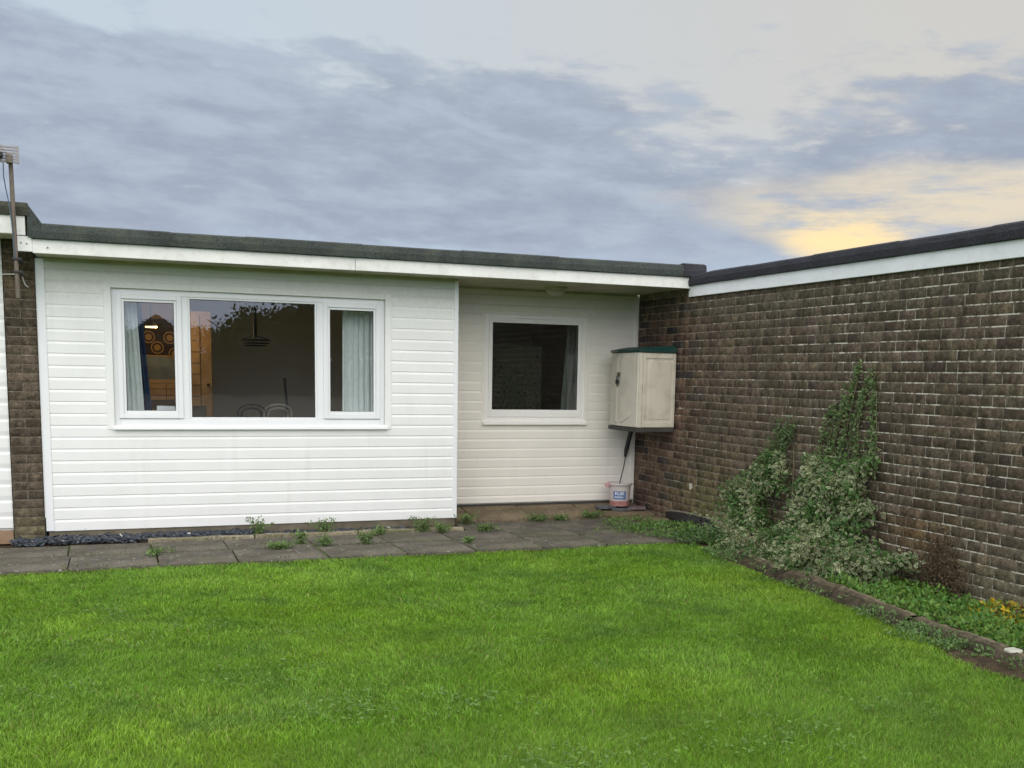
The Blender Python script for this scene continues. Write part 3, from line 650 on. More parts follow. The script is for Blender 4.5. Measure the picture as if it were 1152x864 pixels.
m_ = MB(); m_.tube([at(2.5, 308.5, Y=YF-.045), at(12, 308.5, Y=YF-.05), at(22, 308, Y=YF-.10), at(25, 310, Y=YF-.09), at(26.5, 316, Y=YF-.06), at(29, 321, Y=YF-.05), at(32, 323, Y=YF-.045)], .005, 6); build('loose_cable', m_, M['cable_w'], an)

# ------------------------------------------------------------------ corner cabinet on its bracket
cb = thing('storage_cabinet', 'beige plastic cabinet with green lid and padlock mounted in the wall corner', 'cabinet', (5.13, 9.85, .86))
BX0, BX1, BY0, BY1, BZ0, BZ1 = 4.945, 5.368, 9.535, 10.17, .885, 1.650
YM = (BY0+BY1)/2+.04
m_ = MB(); m_.prism([(BX0, BY0, BZ0), (BX1, BY0, BZ0), (BX1, BY1, BZ0), (BX0, BY1, BZ0)], (0, 0, BZ1-BZ0)); build('body', m_, M['plastic'], cb, bevel=.012)
m_ = MB(); ring(m_, BX0+.045, BX1-.004, BZ0+.008, BZ1-.012, .034, BY0-.008, BY0+.01, wt=.05, wb=.05); m_.box((BX0+.115, BY0-.004, BZ0+.09), (BX1-.055, BY0+.004, BZ1-.09)); m_.box((BX0+.004, BY0-.010, BZ0+.004), (BX0+.042, BY0+.006, BZ1-.008)); build('side_panel', m_, M['plastic'], cb, bevel=.005)
def door(y0, y1, x_a, x_b, name):
    """one bowed door leaf facing -X with a raised chamfered panel"""
    q = MB(); pts = lambda dx, m0, m1, z0, z1: [(x_a+(x_b-x_a)*t-dx, y0+(y1-y0)*t, zz) for (t, zz) in ((m0, z0), (m1, z0), (m1, z1), (m0, z1))]
    q.prism(pts(0, 0, 1, BZ0+.006, BZ1-.006), (.03, 0, 0))
    d_ = build(name, q, M['plastic_l'], cb, bevel=.006)
    q = MB(); A = [(.10, BZ0+.15), (.80, BZ0+.04), (.93, BZ0+.04), (.93, BZ1-.06), (.80, BZ1-.035), (.10, BZ1-.035)]
    if y1 < y0: pass
    o1 = [(x_a+(x_b-x_a)*t-.001, y0+(y1-y0)*t, zz) for t, zz in A]; cx = sum(p[1] for p in o1)/6; cz = sum(p[2] for p in o1)/6
    o2 = [(x-.007, cx+(y-cx)*.82, cz+(z_-cz)*.965) for x, y, z_ in o1]
    q.add(o1+o2, [tuple(range(6, 12))]+[(k, (k+1) % 6, 6+(k+1) % 6, 6+k) for k in range(6)]); build('raised_panel', q, M['plastic_l'], d_)
    return d_
door(BY0+.012, YM-.003, BX0-.006, BX0-.045, 'door'); door(BY1-.006, YM+.003, BX0-.006, BX0-.045, 'door')
m_ = MB(); m_.prism([(BX0-.005, BY0-.02, BZ1), (BX0-.065, YM, BZ1), (BX0-.005, BY1+.02, BZ1), (BX1+.005, BY1+.02, BZ1), (BX1+.005, BY0-.02, BZ1)], (0, 0, .022))
base_ = [(BX0-.005, BY0-.02, BZ1+.022), (BX0-.065, YM, BZ1+.022), (BX0-.005, BY1+.02, BZ1+.022), (BX1+.005, BY1+.02, BZ1+.022), (BX1+.005, BY0-.02, BZ1+.022)]
top_ = [(BX0+.10, BY0+.03, BZ1+.05), (BX0+.06, YM, BZ1+.053), (BX0+.10, BY1-.02, BZ1+.05), (BX1, BY1-.02, BZ1+.072), (BX1, BY0+.03, BZ1+.072)]
m_.add(base_+top_, [(5, 6, 7, 8, 9)]+[(k, (k+1) % 5, 5+(k+1) % 5, 5+k) for k in range(5)]); build('lid', m_, M['green'], cb, bevel=.004)
m_ = MB(); m_.box((BX0-.055, YM-.045, 1.405), (BX0-.030, YM+.03, 1.445)); m_.box((BX0-.062, YM-.05, 1.412), (BX0-.05, YM+.004, 1.437)); build('hasp', m_, M['brass'], cb, bevel=.004)
m_ = MB(); m_.box((BX0-.075, YM-.022, 1.325), (BX0-.055, YM+.022, 1.368)); m_.tube([(BX0-.065, YM-.014, 1.365), (BX0-.065, YM-.014, 1.395), (BX0-.065, YM, 1.408), (BX0-.065, YM+.014, 1.395), (BX0-.065, YM+.014, 1.365)], .004, 8); m_.box((BX0-.068, YM-.006, 1.300), (BX0-.060, YM+.006, 1.325)); build('padlock', m_, M['black'], cb, bevel=.004)
m_ = MB(); m_.prism([(BX0-.01, BY0-.005, .845), (BX0-.05, YM, .845), (BX0-.01, BY1+.02, .845), (BX1, BY1+.02, .845), (BX1, BY0-.005, .845)], (0, 0, .038)); build('shelf_board', m_, M['dark_board'], cb, bevel=.003)
m_ = MB(); m_.prism([(5.247, YB-.014, .52), (5.247, YB-.034, .525), (5.247, 10.235, .845), (5.247, 10.30, .845), (5.247, YB-.014, .60)], (.026, 0, 0)); build('bracket', m_, M['black'], cb, bevel=.003)

# bucket on slate scraps, with the cord hanging down to it
bk = thing('bucket', 'clear plastic tub with blue label and reddish contents on slate scraps in the corner', 'bucket', (5.06, 10.12, .03))
c0 = (5.055, 10.11, .022)
m_ = MB(); m_.lathe(c0, [(0, 0), (.098, 0), (.102, .006), (.106, .06), (.122, .225), (.134, .226), (.136, .232), (.136, .246), (.130, .250), (.120, .249), (.116, .22), (.10, .06), (0, .05)], 40); build('tub', m_, M['tub'], bk, smooth=False)
m_ = MB(); m_.lathe(c0, [(.1035, .004), (.1075, .055), (.1080, .058)], 40); build('filling', m_, M['red'], bk)
def on_tub(a, h, off=.0012): r = .106+.016*(h-.06)/.165+off; return (c0[0]+r*math.sin(a)*1, c0[1]-r*math.cos(a), c0[2]+h)
AZC = -math.atan2(c0[0], c0[1])                   # label faces the lawn
m_ = MB(); rows = [[on_tub(AZC+.10+a, h) for a in np.linspace(-.72, .55, 12)] for h in (.075, .12, .165)]; m_.loft(rows); lb = build('label', m_, M['blue'], bk)
def letters(mb, word, a0, h0, w, hh_):
    G = {'B': ['110', '101', '110', '101', '110'], 'L': ['100', '100', '100', '100', '111'], 'U': ['101', '101', '101', '101', '111'], 'E': ['111', '100', '110', '100', '111']}
    for i, ch_ in enumerate(word):
        for r_, row in enumerate(G[ch_]):
            for q_, v_ in enumerate(row):
                if v_ == '1':
                    a = a0+(i*4+q_)*w/15; h = h0+hh_*(4-r_)/5
                    mb.add([on_tub(a, h, .0024), on_tub(a+w/15, h, .0024), on_tub(a+w/15, h+hh_/5, .0024), on_tub(a, h+hh_/5, .0024)], [(0, 1, 2, 3)])
m_ = MB(); letters(m_, 'BLUE', AZC-.42, .126, .85, .030)
for i, (dh, hh_) in enumerate(((0, .018), (.002, .013), (0, .014), (.001, .019), (0, .013), (.002, .015), (0, .012))):  # second line of the print, not legible in the photograph
    a = AZC-.45+i*.125; m_.add([on_tub(a, .094+dh, .0024), on_tub(a+.085, .094+dh, .0024), on_tub(a+.075, .094+dh+hh_, .0024), on_tub(a+.02, .094+dh+hh_*.8, .0024)], [(0, 1, 2, 3)])
build('lettering', m_, M['white'], lb)
m_ = MB(); m_.box((c0[0]-.175, c0[1]-.03, .235), (c0[0]-.13, c0[1]+.01, .262)); m_.tube([(c0[0]-.13, c0[1], .27), (c0[0]-.165, c0[1]-.02, .262), (c0[0]-.17, c0[1]-.02, .225)], .012, 8); build('handle_lug', m_, M['pink'], bk, bevel=.004)
sc_l = ['flat broken slate scrap under the near side of the clear tub', 'broken slate scrap between the clear tub and the brick wall', 'dark slate scrap poking out on the door side of the clear tub']
for k, (dx, dy, r_, lab) in enumerate(((.02, -.02, .17, sc_l[0]), (.16, -.06, .13, sc_l[1]), (-.15, .0, .12, sc_l[2]))):
    m_ = MB(); P = [(c0[0]+dx+r_*random.uniform(.75, 1.15)*math.cos(a), c0[1]+dy+r_*.8*random.uniform(.75, 1.1)*math.sin(a), -.022+.009*k) for a in np.arange(7)*2*math.pi/7]
    m_.prism(P, (0, 0, .026)); o = build('slate_scrap', m_, mat('slate_scrap_%s' % 'abc'[k], [(.10, .10, .115), (.15, .11, .11), (.085, .09, .10)][k], .7, .25, 12., .3, 60.), bevel=.003); tag(o, lab, 'slate')
m_ = MB(); q0, q1 = at(706, 500, Y=YB-.06), at(696.5, 546, Y=10.13); m_.tube([q0, q0*.5+q1*.5+np.array([.008, 0, -.01]), q1], .006, 6); tag(build('cord', m_, M['black']), 'thin dark cord hanging from the cabinet bracket into the tub', 'cord')

# black plank and cable coil at the foot of the brick wall
m_ = MB(); rows = []
for k in range(15):
    t = k/14; y = 9.62-1.25*t; h = .012+.05*min(1, t*2.6); w = .012+.025*min(1, t*2.); zb = -.005-.02*t
    rows.append([(XW-.012, y, zb-.04), (XW-.012-w, y, zb-.045-.02*t), (XW-.016-w, y, zb-.03), (XW-.03, y, zb+h+.004), (XW-.010, y, zb+h)])
m_.loft(rows, close=True); tag(build('black_guttering', m_, M['black'], bevel=.003), 'length of black plastic guttering lying along the foot of the brick wall', 'guttering')
gt = bpy.data.objects['black_guttering']; m_ = MB(); m_.tube([(XW-.026, 9.60, .022), (XW-.032, 9.2, .056), (XW-.034, 8.8, .052), (XW-.034, 8.38, .042)], .007, 6); build('sky_glint', m_, M['alu'], gt)  # pale strip put in for the sky's reflection along the top edge
m_ = MB()
for k in range(4):
    c = np.array(at(790+8*k, 588+2.5*k, X=XW-.13)); r_ = .055+.008*k
    m_.tube([(c[0]+.015*math.cos(a+k), c[1]+r_*math.cos(a), c[2]+r_*math.sin(a)*.75) for a in np.linspace(0, 2*math.pi, 16)], .0075, 6, cap=False)
tag(build('cable_coil', m_, M['black']), 'coil of black cable half hidden in weeds below the guttering', 'cable')

# ------------------------------------------------------------------ things seen through the glass
m_ = MB()
def wavy(mb, pts_top, pts_bot, amp, waves, n=60, rowsn=8):
    """hanging cloth between two lines, pleated along its normal (-Y)"""
    rows = []
    for j in range(rowsn+1):
        s = j/rowsn; r_ = []
        for k in range(n+1):
            t = k/n; p = (Vector(pts_top[0])*(1-t)+Vector(pts_top[1])*t)*(1-s)+(Vector(pts_bot[0])*(1-t)+Vector(pts_bot[1])*t)*s
            p.y += amp*math.sin(t*waves*2*math.pi+.6*math.sin(3*t+s))*(1-.2*s); r_.append(p)
        rows.append(r_)
    mb.loft(rows)
YC = 9.97
wavy(m_, ((.02, YC, 2.10), (.215, YC, 2.10)), ((.03, YC, .90), (.268, YC, .90)), .012, 6)
tag(build('net_curtain', m_, M['net'], solid=.002, smooth=True), 'white net curtain beside a navy one behind the narrow casement near the pier', 'curtain')
m_ = MB(); wavy(m_, ((.165, YC+.05, 2.10), (.25, YC+.05, 2.10)), ((.255, YC+.05, .90), (.335, YC+.05, .90)), .016, 3)
tag(build('navy_curtain', m_, M['bluecurt'], solid=.003, smooth=True), 'navy blue curtain hanging beside the white net curtain', 'curtain')
m_ = MB(); wavy(m_, ((2.035, YC, 2.10), (2.40, YC, 2.10)), ((2.03, YC, .90), (2.40, YC, .90)), .014, 7)
tag(build('net_curtain', m_, M['net'], solid=.002, smooth=True), 'white net curtain with dark pleats in the casement nearest the recess', 'curtain')
m_ = MB(); wavy(m_, ((4.69, 10.76, 2.05), (5.0, 10.76, 2.05)), ((4.61, 10.76, .85), (5.0, 10.76, .85)), .014, 6)
tag(build('curtain', m_, M['curt'], solid=.003, smooth=True), 'pale curtain at the edge of the dark square window', 'curtain')
# kitchen unit against the back wall, tapestry blind, hatch
YK = 12.4
def R_(x0, y0, x1, y1, Y): a = at(x0, y0, Y=Y); c = at(x1, y1, Y=Y); return min(a[0], c[0]), max(a[0], c[0]), min(a[2], c[2]), max(a[2], c[2])
ku = thing('kitchen_unit', 'warm pine kitchen unit and panelled cupboard lit inside the chalet', 'cupboard', (.6, YK, .02))
x0, x1, z0, z1 = R_(158, 428, 199, 470, YK); m_ = MB()
ring(m_, .30, .735, 1.23, 1.56, .035, YK, YK+.03, wb=.045); m_.box((.28, YK, 1.05), (.74, YK+.03, 1.228)); build('hatch_frame', m_, M['wood'], ku, bevel=.004)
m_ = MB(); m_.box((.335, YK+.012, 1.275), (.70, YK+.018, 1.525)); build('hatch_pane', m_, M['hatch'], ku)
m_ = MB(); m_.box((.25, YK-.25, .98), (.76, YK+.03, 1.03)); build('worktop', m_, M['wood_d'], ku)
m_ = MB(); m_.box((.25, YK-.23, .02), (.76, YK, .97)); build('base_unit', m_, M['wood'], ku, bevel=.004)
m_ = MB()
for zz in (1.10, 1.17): m_.box((.29, YK-.004, zz), (.73, YK-.0005, zz+.006))
m_.box((.56, YK-.004, 1.05), (.566, YK-.0005, 1.228)); build('panel_groove', m_, M['wood_d'], ku)
x0, x1, z0, z1 = R_(200, 372, 237, 470, YK-.3)
m_ = MB(); m_.box((.76, YK-.30, .02), (1.03, YK+.1, 2.02)); tc_ = build('tall_cupboard', m_, M['wood'], ku, bevel=.006)
m_ = MB()
for k in range(7): m_.box((.775, YK-.306, .98+.12*k), (.90, YK-.3005, .986+.12*k))
m_.box((.905, YK-.306, .95), (.911, YK-.3005, 1.98)); build('drawer_gap', m_, M['wood_d'], tc_)
m_ = MB(); m_.lathe((.985, YK-.315, 1.215), [(0, .0), (.014, .004), (.016, .015), (.012, .026), (0, .03)], 12); build('knob', m_, M['black'], tc_)
m_ = MB(); m_.box((.775, YK-.306, .82), (.96, YK-.3005, 1.00)); build('oven_door', m_, M['hatch'], tc_)
m_ = MB(); m_.box((.24, YK-.02, 1.935), (.755, YK+.03, 2.235)); build('lit_wall_panel', m_, mat('lit_wall_brown', (.13, .085, .05), .7, .1, 8.), ku)  # brown panel added to stand for the lamplit wall above the blind
bl = thing('patterned_blind', 'dark patterned fabric blind with ochre roundels above the hatch', 'blind', (.5, YK-.02, 1.5))
m_ = MB(); m_.box((.26, YK-.03, 1.55), (.75, YK-.02, 1.93)); build('fabric', m_, M['fabric_d'], bl)
m_ = MB()
for i, (px, py) in enumerate(((177, 391), (191, 380), (167, 379), (197, 398))):
    c = at(px, py, Y=YK-.033); n_ = 20
    for r0, r1 in ((0, .035), (.055, .068)):
        m_.add([(c[0]+r1*math.cos(a), YK-.0325, c[2]+r1*math.sin(a)) for a in np.arange(n_)*2*math.pi/n_]+[(c[0]+r0*math.cos(a), YK-.0325, c[2]+r0*math.sin(a)) for a in np.arange(n_)*2*math.pi/n_], [(k, (k+1) % n_, n_+(k+1) % n_, n_+k) for k in range(n_)])
build('roundel', m_, M['ochre'], bl)
# lit pendant in the kitchen corner, dark pendant by the big pane
lp = thing('pendant_lamp', 'small lit pendant lamp hanging in the kitchen corner', 'lamp', (.40, 11.75, 1.80))
LPX = at(170, 367, Y=11.75)
m_ = MB(); m_.lathe((LPX[0], 11.75, LPX[2]), [(.062, 0), (.058, .01), (.03, .05), (.012, .06), (.012, .075), (0, .075)], 24); build('shade', m_, M['black'], lp)
m_ = MB(); m_.lathe((LPX[0], 11.75, LPX[2]), [(.058, -.016), (.060, .0), (.0, .002)], 24); m_.lathe((LPX[0], 11.75, LPX[2]), [(0, -.017), (.058, -.016)], 24); build('diffuser', m_, M['lamp'], lp)
m_ = MB(); m_.tube([(LPX[0], 11.75, LPX[2]+.07), (LPX[0], 11.75, 2.24)], .008, 6); build('flex', m_, M['black'], lp)
ld = bpy.data.lights.new('lamp_light', 'POINT'); ld.energy = 8; ld.color = (1., .70, .40); ld.shadow_soft_size = .06
lo = bpy.data.objects.new('lamp_light', ld); COL.objects.link(lo); lo.location = (LPX[0]+.12, 11.7, LPX[2]-.06)
pd = thing('dark_pendant', 'unlit dark pendant lamp hanging on a rod behind the middle pane', 'lamp', (1.36, 11.0, 1.68))
pc = at(287, 386, Y=11.0)
m_ = MB(); m_.tube([(pc[0], 11, pc[2]+.05), (pc[0], 11, 2.24)], .019, 8); build('rod', m_, M['black'], pd)
m_ = MB()
for r_, h in ((.15, .03), (.135, .0), (.11, -.025)): m_.tube([(pc[0]+r_*math.cos(a), 11+r_*math.sin(a), pc[2]+h) for a in np.linspace(0, 2*math.pi, 28)], .006, 6, cap=False)
for a in (0, 1.57, 3.14, 4.71): m_.tube([(pc[0], 11, pc[2]+.08), (pc[0]+.15*math.cos(a), 11+.15*math.sin(a), pc[2]+.03)], .004, 5)
build('ring_shade', m_, M['black'], pd)
# two cane chairs: only their curved backs rise above the sill
def cane_chair(px, lab, m, w=.19):
    c = at(px, 470, Y=10.5); x_ = c[0]; t = thing('cane_chair', lab, 'chair', (x_, 10.5, .02), 'chairs behind the wide window')
    q = MB(); top = at(px, 455, Y=10.5)[2]
    for r_, dz in ((w, 0), (w*.72, -.035)):
        pts = [(x_-r_, 10.5, .45)]+[(x_+r_*math.cos(a), 10.5-.03*math.sin(a), top-r_*.55+dz+r_*.55*math.sin(a)) for a in np.linspace(math.pi, 0, 14)]+[(x_+r_, 10.5, .45)]
        q.tube(pts, .009, 6)
    build('back_hoop', q, m, t)
    q = MB(); q.lathe((x_, 10.72, .43), [(0, 0), (.2, 0), (.21, .015), (.2, .03), (0, .03)], 20); build('seat', q, m, t)
    for dx, dy in ((-.15, 10.58), (.15, 10.58), (-.14, 10.86), (.14, 10.86)):
        q = MB(); q.tube([(x_+dx, dy, .43), (x_+dx*1.15, dy, .02)], .012, 6); build('leg', q, m, t)
cane_chair(283, 'dark cane chair back showing above the sill of the middle pane', M['black'], .13); cane_chair(313, 'paler cane chair back beside the upright stick', M['wire'], .13)
st = thing('walking_stick', 'black stick leaning upright behind the middle pane', 'stick', (1.6, 10.7, .02))
q0, q1 = at(320, 427, Y=10.7), at(324, 470, Y=10.7); q2 = q1+(q1-q0)*1.5; q2[2] = .02
m_ = MB(); m_.tube([q0, q1, q2], .012, 8); build('shaft', m_, M['black'], st)
m_ = MB(); m_.lathe((q0[0], q0[1], q0[2]-.01), [(0, 0), (.016, .004), (.018, .015), (.01, .026), (0, .028)], 10); build('knob', m_, M['black'], st)
# leaflets standing on the inner sill
m_ = MB()
for k, (px, w) in enumerate(((176.5, .085), (186, .075), (194, .06))):
    a = at(px, 456.5+k*.3, Y=9.92); m_.prism([(a[0], 9.92+.004*k, .99), (a[0]+w, 9.915+.004*k, .99), (a[0]+w, 9.925+.004*k, a[2]), (a[0], 9.93+.004*k, a[2])], (0, .002, 0))
lf = build('leaflet_stand', m_, M['paper']); tag(lf, 'white leaflets propped on the inside sill of the narrow casement', 'leaflets')
m_ = MB(); m_.box((-.0+WX0, YF+.075, .93), (WX1, 9.96, .955)); build('inner_sill', m_, M['pvc'], win)
# spotted cloth behind the square window
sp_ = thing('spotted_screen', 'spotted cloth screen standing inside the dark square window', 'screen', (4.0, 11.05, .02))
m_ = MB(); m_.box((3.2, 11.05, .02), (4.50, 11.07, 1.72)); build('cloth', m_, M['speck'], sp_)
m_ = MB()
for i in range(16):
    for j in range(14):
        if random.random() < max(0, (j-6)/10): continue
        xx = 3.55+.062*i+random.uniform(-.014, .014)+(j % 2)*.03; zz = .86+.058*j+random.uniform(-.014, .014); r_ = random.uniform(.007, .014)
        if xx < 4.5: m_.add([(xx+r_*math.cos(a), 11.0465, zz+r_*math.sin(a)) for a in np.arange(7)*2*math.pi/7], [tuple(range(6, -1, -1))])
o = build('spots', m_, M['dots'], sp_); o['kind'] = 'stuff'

# ------------------------------------------------------------------ vegetation
def cat_leaf(parts):
    V = []; F4 = []; F3 = []; C4 = []; C3 = []; off = 0
    for v, fs, cs in parts:
        for f, c in zip(fs, cs):
            (F4 if f.shape[1] == 4 else F3).append(f+off); (C4 if f.shape[1] == 4 else C3).append(c)
        V.append(v); off += len(v)
    fs, cs = [], []
    if F4: fs.append(np.concatenate(F4)); cs.append(np.concatenate(C4))
    if F3: fs.append(np.concatenate(F3)); cs.append(np.concatenate(C3))
    return np.concatenate(V), fs, cs
def in_poly(pts, poly):
    x, y = pts[:, 0], pts[:, 1]; r = np.zeros(len(pts), bool); n_ = len(poly)
    for i in range(n_):
        x0, y0 = poly[i]; x1, y1 = poly[(i+1) % n_]
        c = ((y0 > y) != (y1 > y)) & (x < (x1-x0)*(y-y0)/(y1-y0+1e-12)+x0); r ^= c
    return r
def wall_yz(px, py, X): p = at(px, py, X=X); return (p[1], p[2])
def variegated(n, pos, outward, size, greenish=.25):
    d = randdir(n)*.9+np.array([-.5, 0, .15])*outward[:, None]+np.array([0, 0, -.25]); nrm = np.array([-.75, -.15, .75])+randdir(n)*.75
    g = rng.uniform(.75, 1.25, (n, 1)); cream = np.array([[.44, .46, .28]])*rng.uniform(.5, 1.2, (n, 1)); inner = np.array([[.060, .125, .036]])*g
    patchy = fbm(pos[:, 1]*7+3, pos[:, 2]*7+pos[:, 0]*5+11, 3); plain = rng.random(n) < np.clip(greenish+.12+(patchy-.5)*2.0, 0, 1); cream[plain] = np.array([.085, .18, .045])*g[plain]
    return leaves(pos, d, nrm, size, cream, inner)
def blob(poly_px, X0, n, thick_fn, size, greenish=.25, holes=.5):
    """variegated leaves filling an outline drawn on the wall, standing off it by a depth that depends on height"""
    poly = [wall_yz(a, c, X0) for a, c in poly_px]; P = np.array(poly); lo, hi = P.min(0), P.max(0)
    q = rng.uniform(lo-.03, hi+.03, (n*4, 2)); jit = (fbm(q[:, 0]*9, q[:, 1]*9)-.5)[:, None]*.30
    ok = in_poly(q+jit*np.array([1, .6]), poly); q = q[ok][:n*2]
    dens = fbm(q[:, 0]*6+3, q[:, 1]*6+7); q = q[rng.random(len(q)) < np.clip((dens-.30)*4*(1-holes)+ (1-holes), .15, 1)][:n]
    th = thick_fn(q[:, 1])*(.55+.9*fbm(q[:, 0]*5, q[:, 1]*5)); r_ = np.sqrt(rng.random(len(q)))
    pos = np.stack([XW-.01-th*r_, q[:, 0], q[:, 1]], 1)
    return variegated(len(q), pos, np.ones(len(q)), size*rng.uniform(.5, 1.5, len(q)), greenish)
def stems_mb(lines, r=.004):
    q = MB()
    for L_ in lines: q.tube(L_, np.linspace(r, r*.55, len(L_)), 5)
    return q
def climb(px_pts, X=XW-.022): return [at(a, c, X=X) for a, c in px_pts]
# tall climber
iv = thing('climbing_shrub', 'tall variegated climber trained up the brick wall with a thick base', 'climber', (5.2, 6.7, -.08))
upper = [(945, 440), (960, 415), (967, 407), (975, 416), (984, 412), (987, 440), (987, 515), (950, 520), (918, 530), (924, 495), (932, 470), (938, 450)]
lines = [[(920+6*k+random.uniform(-3, 3), 545), (926+6.1*k+random.uniform(-4, 4), 505), (935+5.4*k+random.uniform(-4, 4), 468), (936+8*k+random.uniform(-4, 4), [462, 452, 446, 425, 412, 428, 418][k])] for k in range(7)]
lines += [[(957, 560), (962, 500), (972, 445), (983, 415)], [(984, 535), (986, 490), (986, 440)], [(978, 530), (981, 480), (984, 430)], [(930, 545), (944, 470), (966, 420), (970, 408)]]
build('stems', stems_mb([climb(L_) for L_ in lines], .006), M['stem'], iv)
parts = []
for L_ in lines:                                  # little leaves strung along every stem
    W = np.array(climb(L_)); n_ = 150; t = rng.random(n_)*(len(W)-1); i = np.minimum(t.astype(int), len(W)-2); f = (t-i)[:, None]
    pos = W[i]*(1-f)+W[i+1]*f+rng.normal(size=(n_, 3))*np.array([.008, .013, .012])-np.array([.014, 0, 0])
    d = randdir(n_)+np.array([-.3, 0, .3]); g = np.array([[.15, .225, .085]])*rng.uniform(.5, 1.4, (n_, 1))
    parts.append(leaves(pos, d, np.array([-.8, -.1, .6])+randdir(n_)*.5, rng.uniform(.018, .032, n_), g, g*.85))
mid = [(920, 515), (955, 520), (985, 505), (980, 560), (1000, 572), (985, 595), (975, 630), (1000, 640), (1003, 652), (960, 655), (905, 650), (880, 625), (885, 600), (910, 585), (905, 560), (912, 530)]
parts.append(blob(mid, XW-.06, 8500, lambda z_: np.interp(z_, [-.1, .2, .8, .95], [.42, .30, .13, .05]), .033, .40, .62))
parts.append(blob(upper, XW-.03, 330, lambda z_: .04+0*z_, .024, .75, .6))
V, fs, cs = cat_leaf(parts); np_mesh('foliage', V, fs, cs, M['leaf'], iv)
# short climber
iv2 = thing('climbing_shrub', 'shorter slanting variegated climber near the guttering', 'climber', (5.2, 7.9, -.05))
lines2 = [[(838+4*k, 560), (850+4.5*k, 525), (868+4*k, 500), (880+3*k+random.uniform(-3, 3), 480+random.uniform(-8, 8))] for k in range(6)]+[[(868, 555), (880, 510), (896, 469)], [(886, 600), (891, 560), (893, 520), (893, 505)]]
build('stems', stems_mb([climb(L_) for L_ in lines2], .0055), M['stem'], iv2)
parts = []
for L_ in lines2[:-1]:
    W = np.array(climb(L_)); n_ = 110; t = rng.random(n_)*(len(W)-1); i = np.minimum(t.astype(int), len(W)-2); f = (t-i)[:, None]
    pos = W[i]*(1-f)+W[i+1]*f+rng.normal(size=(n_, 3))*np.array([.01, .03, .02])-np.array([.016, 0, 0])
    g = np.array([[.10, .165, .06]])*rng.uniform(.55, 1.3, (n_, 1)); parts.append(leaves(pos, randdir(n_)+np.array([-.3, 0, .3]), np.array([-.8, -.1, .6])+randdir(n_)*.5, rng.uniform(.02, .034, n_), g, g*.85))
parts.append(blob([(848, 525), (870, 508), (888, 515), (890, 545), (874, 560), (870, 580), (880, 605), (850, 612), (822, 604), (820, 575), (826, 550)], XW-.05, 3600, lambda z_: np.interp(z_, [-.1, .3, .8], [.34, .2, .07]), .031, .40, .6))
V, fs, cs = cat_leaf(parts); np_mesh('foliage', V, fs, cs, M['leaf'], iv2)
# low spreading shrub in the bed, in front of both climbers
def mound(cx, cy_, cz, rx, ry, rz, n, size, greenish):
    d = randdir(n); d[:, 2] = np.abs(d[:, 2]); rr_ = rng.random(n)**.35; k = .45+1.1*fbm(d[:, 0]*3+cx*5, d[:, 1]*3.5+d[:, 2]*3+cy_)
    pos = np.array([cx, cy_, cz])+d*np.array([rx, ry, rz])*(rr_*k)[:, None]; pos[:, 0] = np.minimum(pos[:, 0], XW-.01)
    return variegated(n, pos, np.ones(n), size*rng.uniform(.5, 1.5, n), greenish)
sh = thing('spreading_shrub', 'low sprawling cream edged shrub filling the bed under the climbers', 'shrub', (5.0, 6.9, -.1))
parts = [mound(*a) for a in ((5.06, 6.62, -.10, .36, .42, .42, 4200, .031, .30), (5.04, 7.10, -.10, .28, .32, .18, 1700, .030, .45), (5.08, 7.60, -.10, .24, .34, .22, 1700, .029, .45), (5.08, 6.22, -.10, .30, .26, .36, 2000, .032, .2),
                           (5.16, 7.95, -.09, .16, .24, .15, 600, .028, .6), (5.22, 5.96, .07, .14, .22, .12, 260, .034, .02))]
V, fs, cs = cat_leaf(parts); np_mesh('foliage', V, fs, cs, M['leaf'], sh)
tw = []
for k in range(26):
    a = np.array([5.18, 6.0+rng.random()*1.9, -.1]); e = a+np.array([-rng.random()*.4, rng.normal()*.18, .15+rng.random()*.25]); tw.append([a, (a+e)/2+np.array([0, 0, .04]), e])
for k in range(14):                               # stray shoots reaching over the wall face
    a = np.array([5.2, 6.1, .02]); e = np.array([5.2+rng.random()*.12, 5.75+rng.random()*.2, .06+rng.random()*.16]); tw.append([a, (a+e)/2+np.array([0, 0, .05]), e])
for k in range(16):
    a = np.array([5.0, 6.1+rng.random()*1.7, .0]); e = a+np.array([-.25-rng.random()*.2, rng.normal()*.2, .05+rng.random()*.2]); tw.append([a, (a+e)/2+np.array([0, 0, .08]), e])
build('twigs', stems_mb(tw, .004), M['stem'], sh)
sp = []
for L_ in tw:
    W = np.array(L_); n_ = 14; t = .5+.5*rng.random(n_); i = 1; f = (t*2-1)[:, None]; sp.append(W[1]*(1-f)+W[2]*f+rng.normal(size=(n_, 3))*.012)
sp = np.concatenate(sp); V, fs, cs = cat_leaf([variegated(len(sp), sp, np.ones(len(sp)), rng.uniform(.02, .045, len(sp)), .2)]); np_mesh('shoot_leaves', V, fs, cs, M['leaf'], sh)
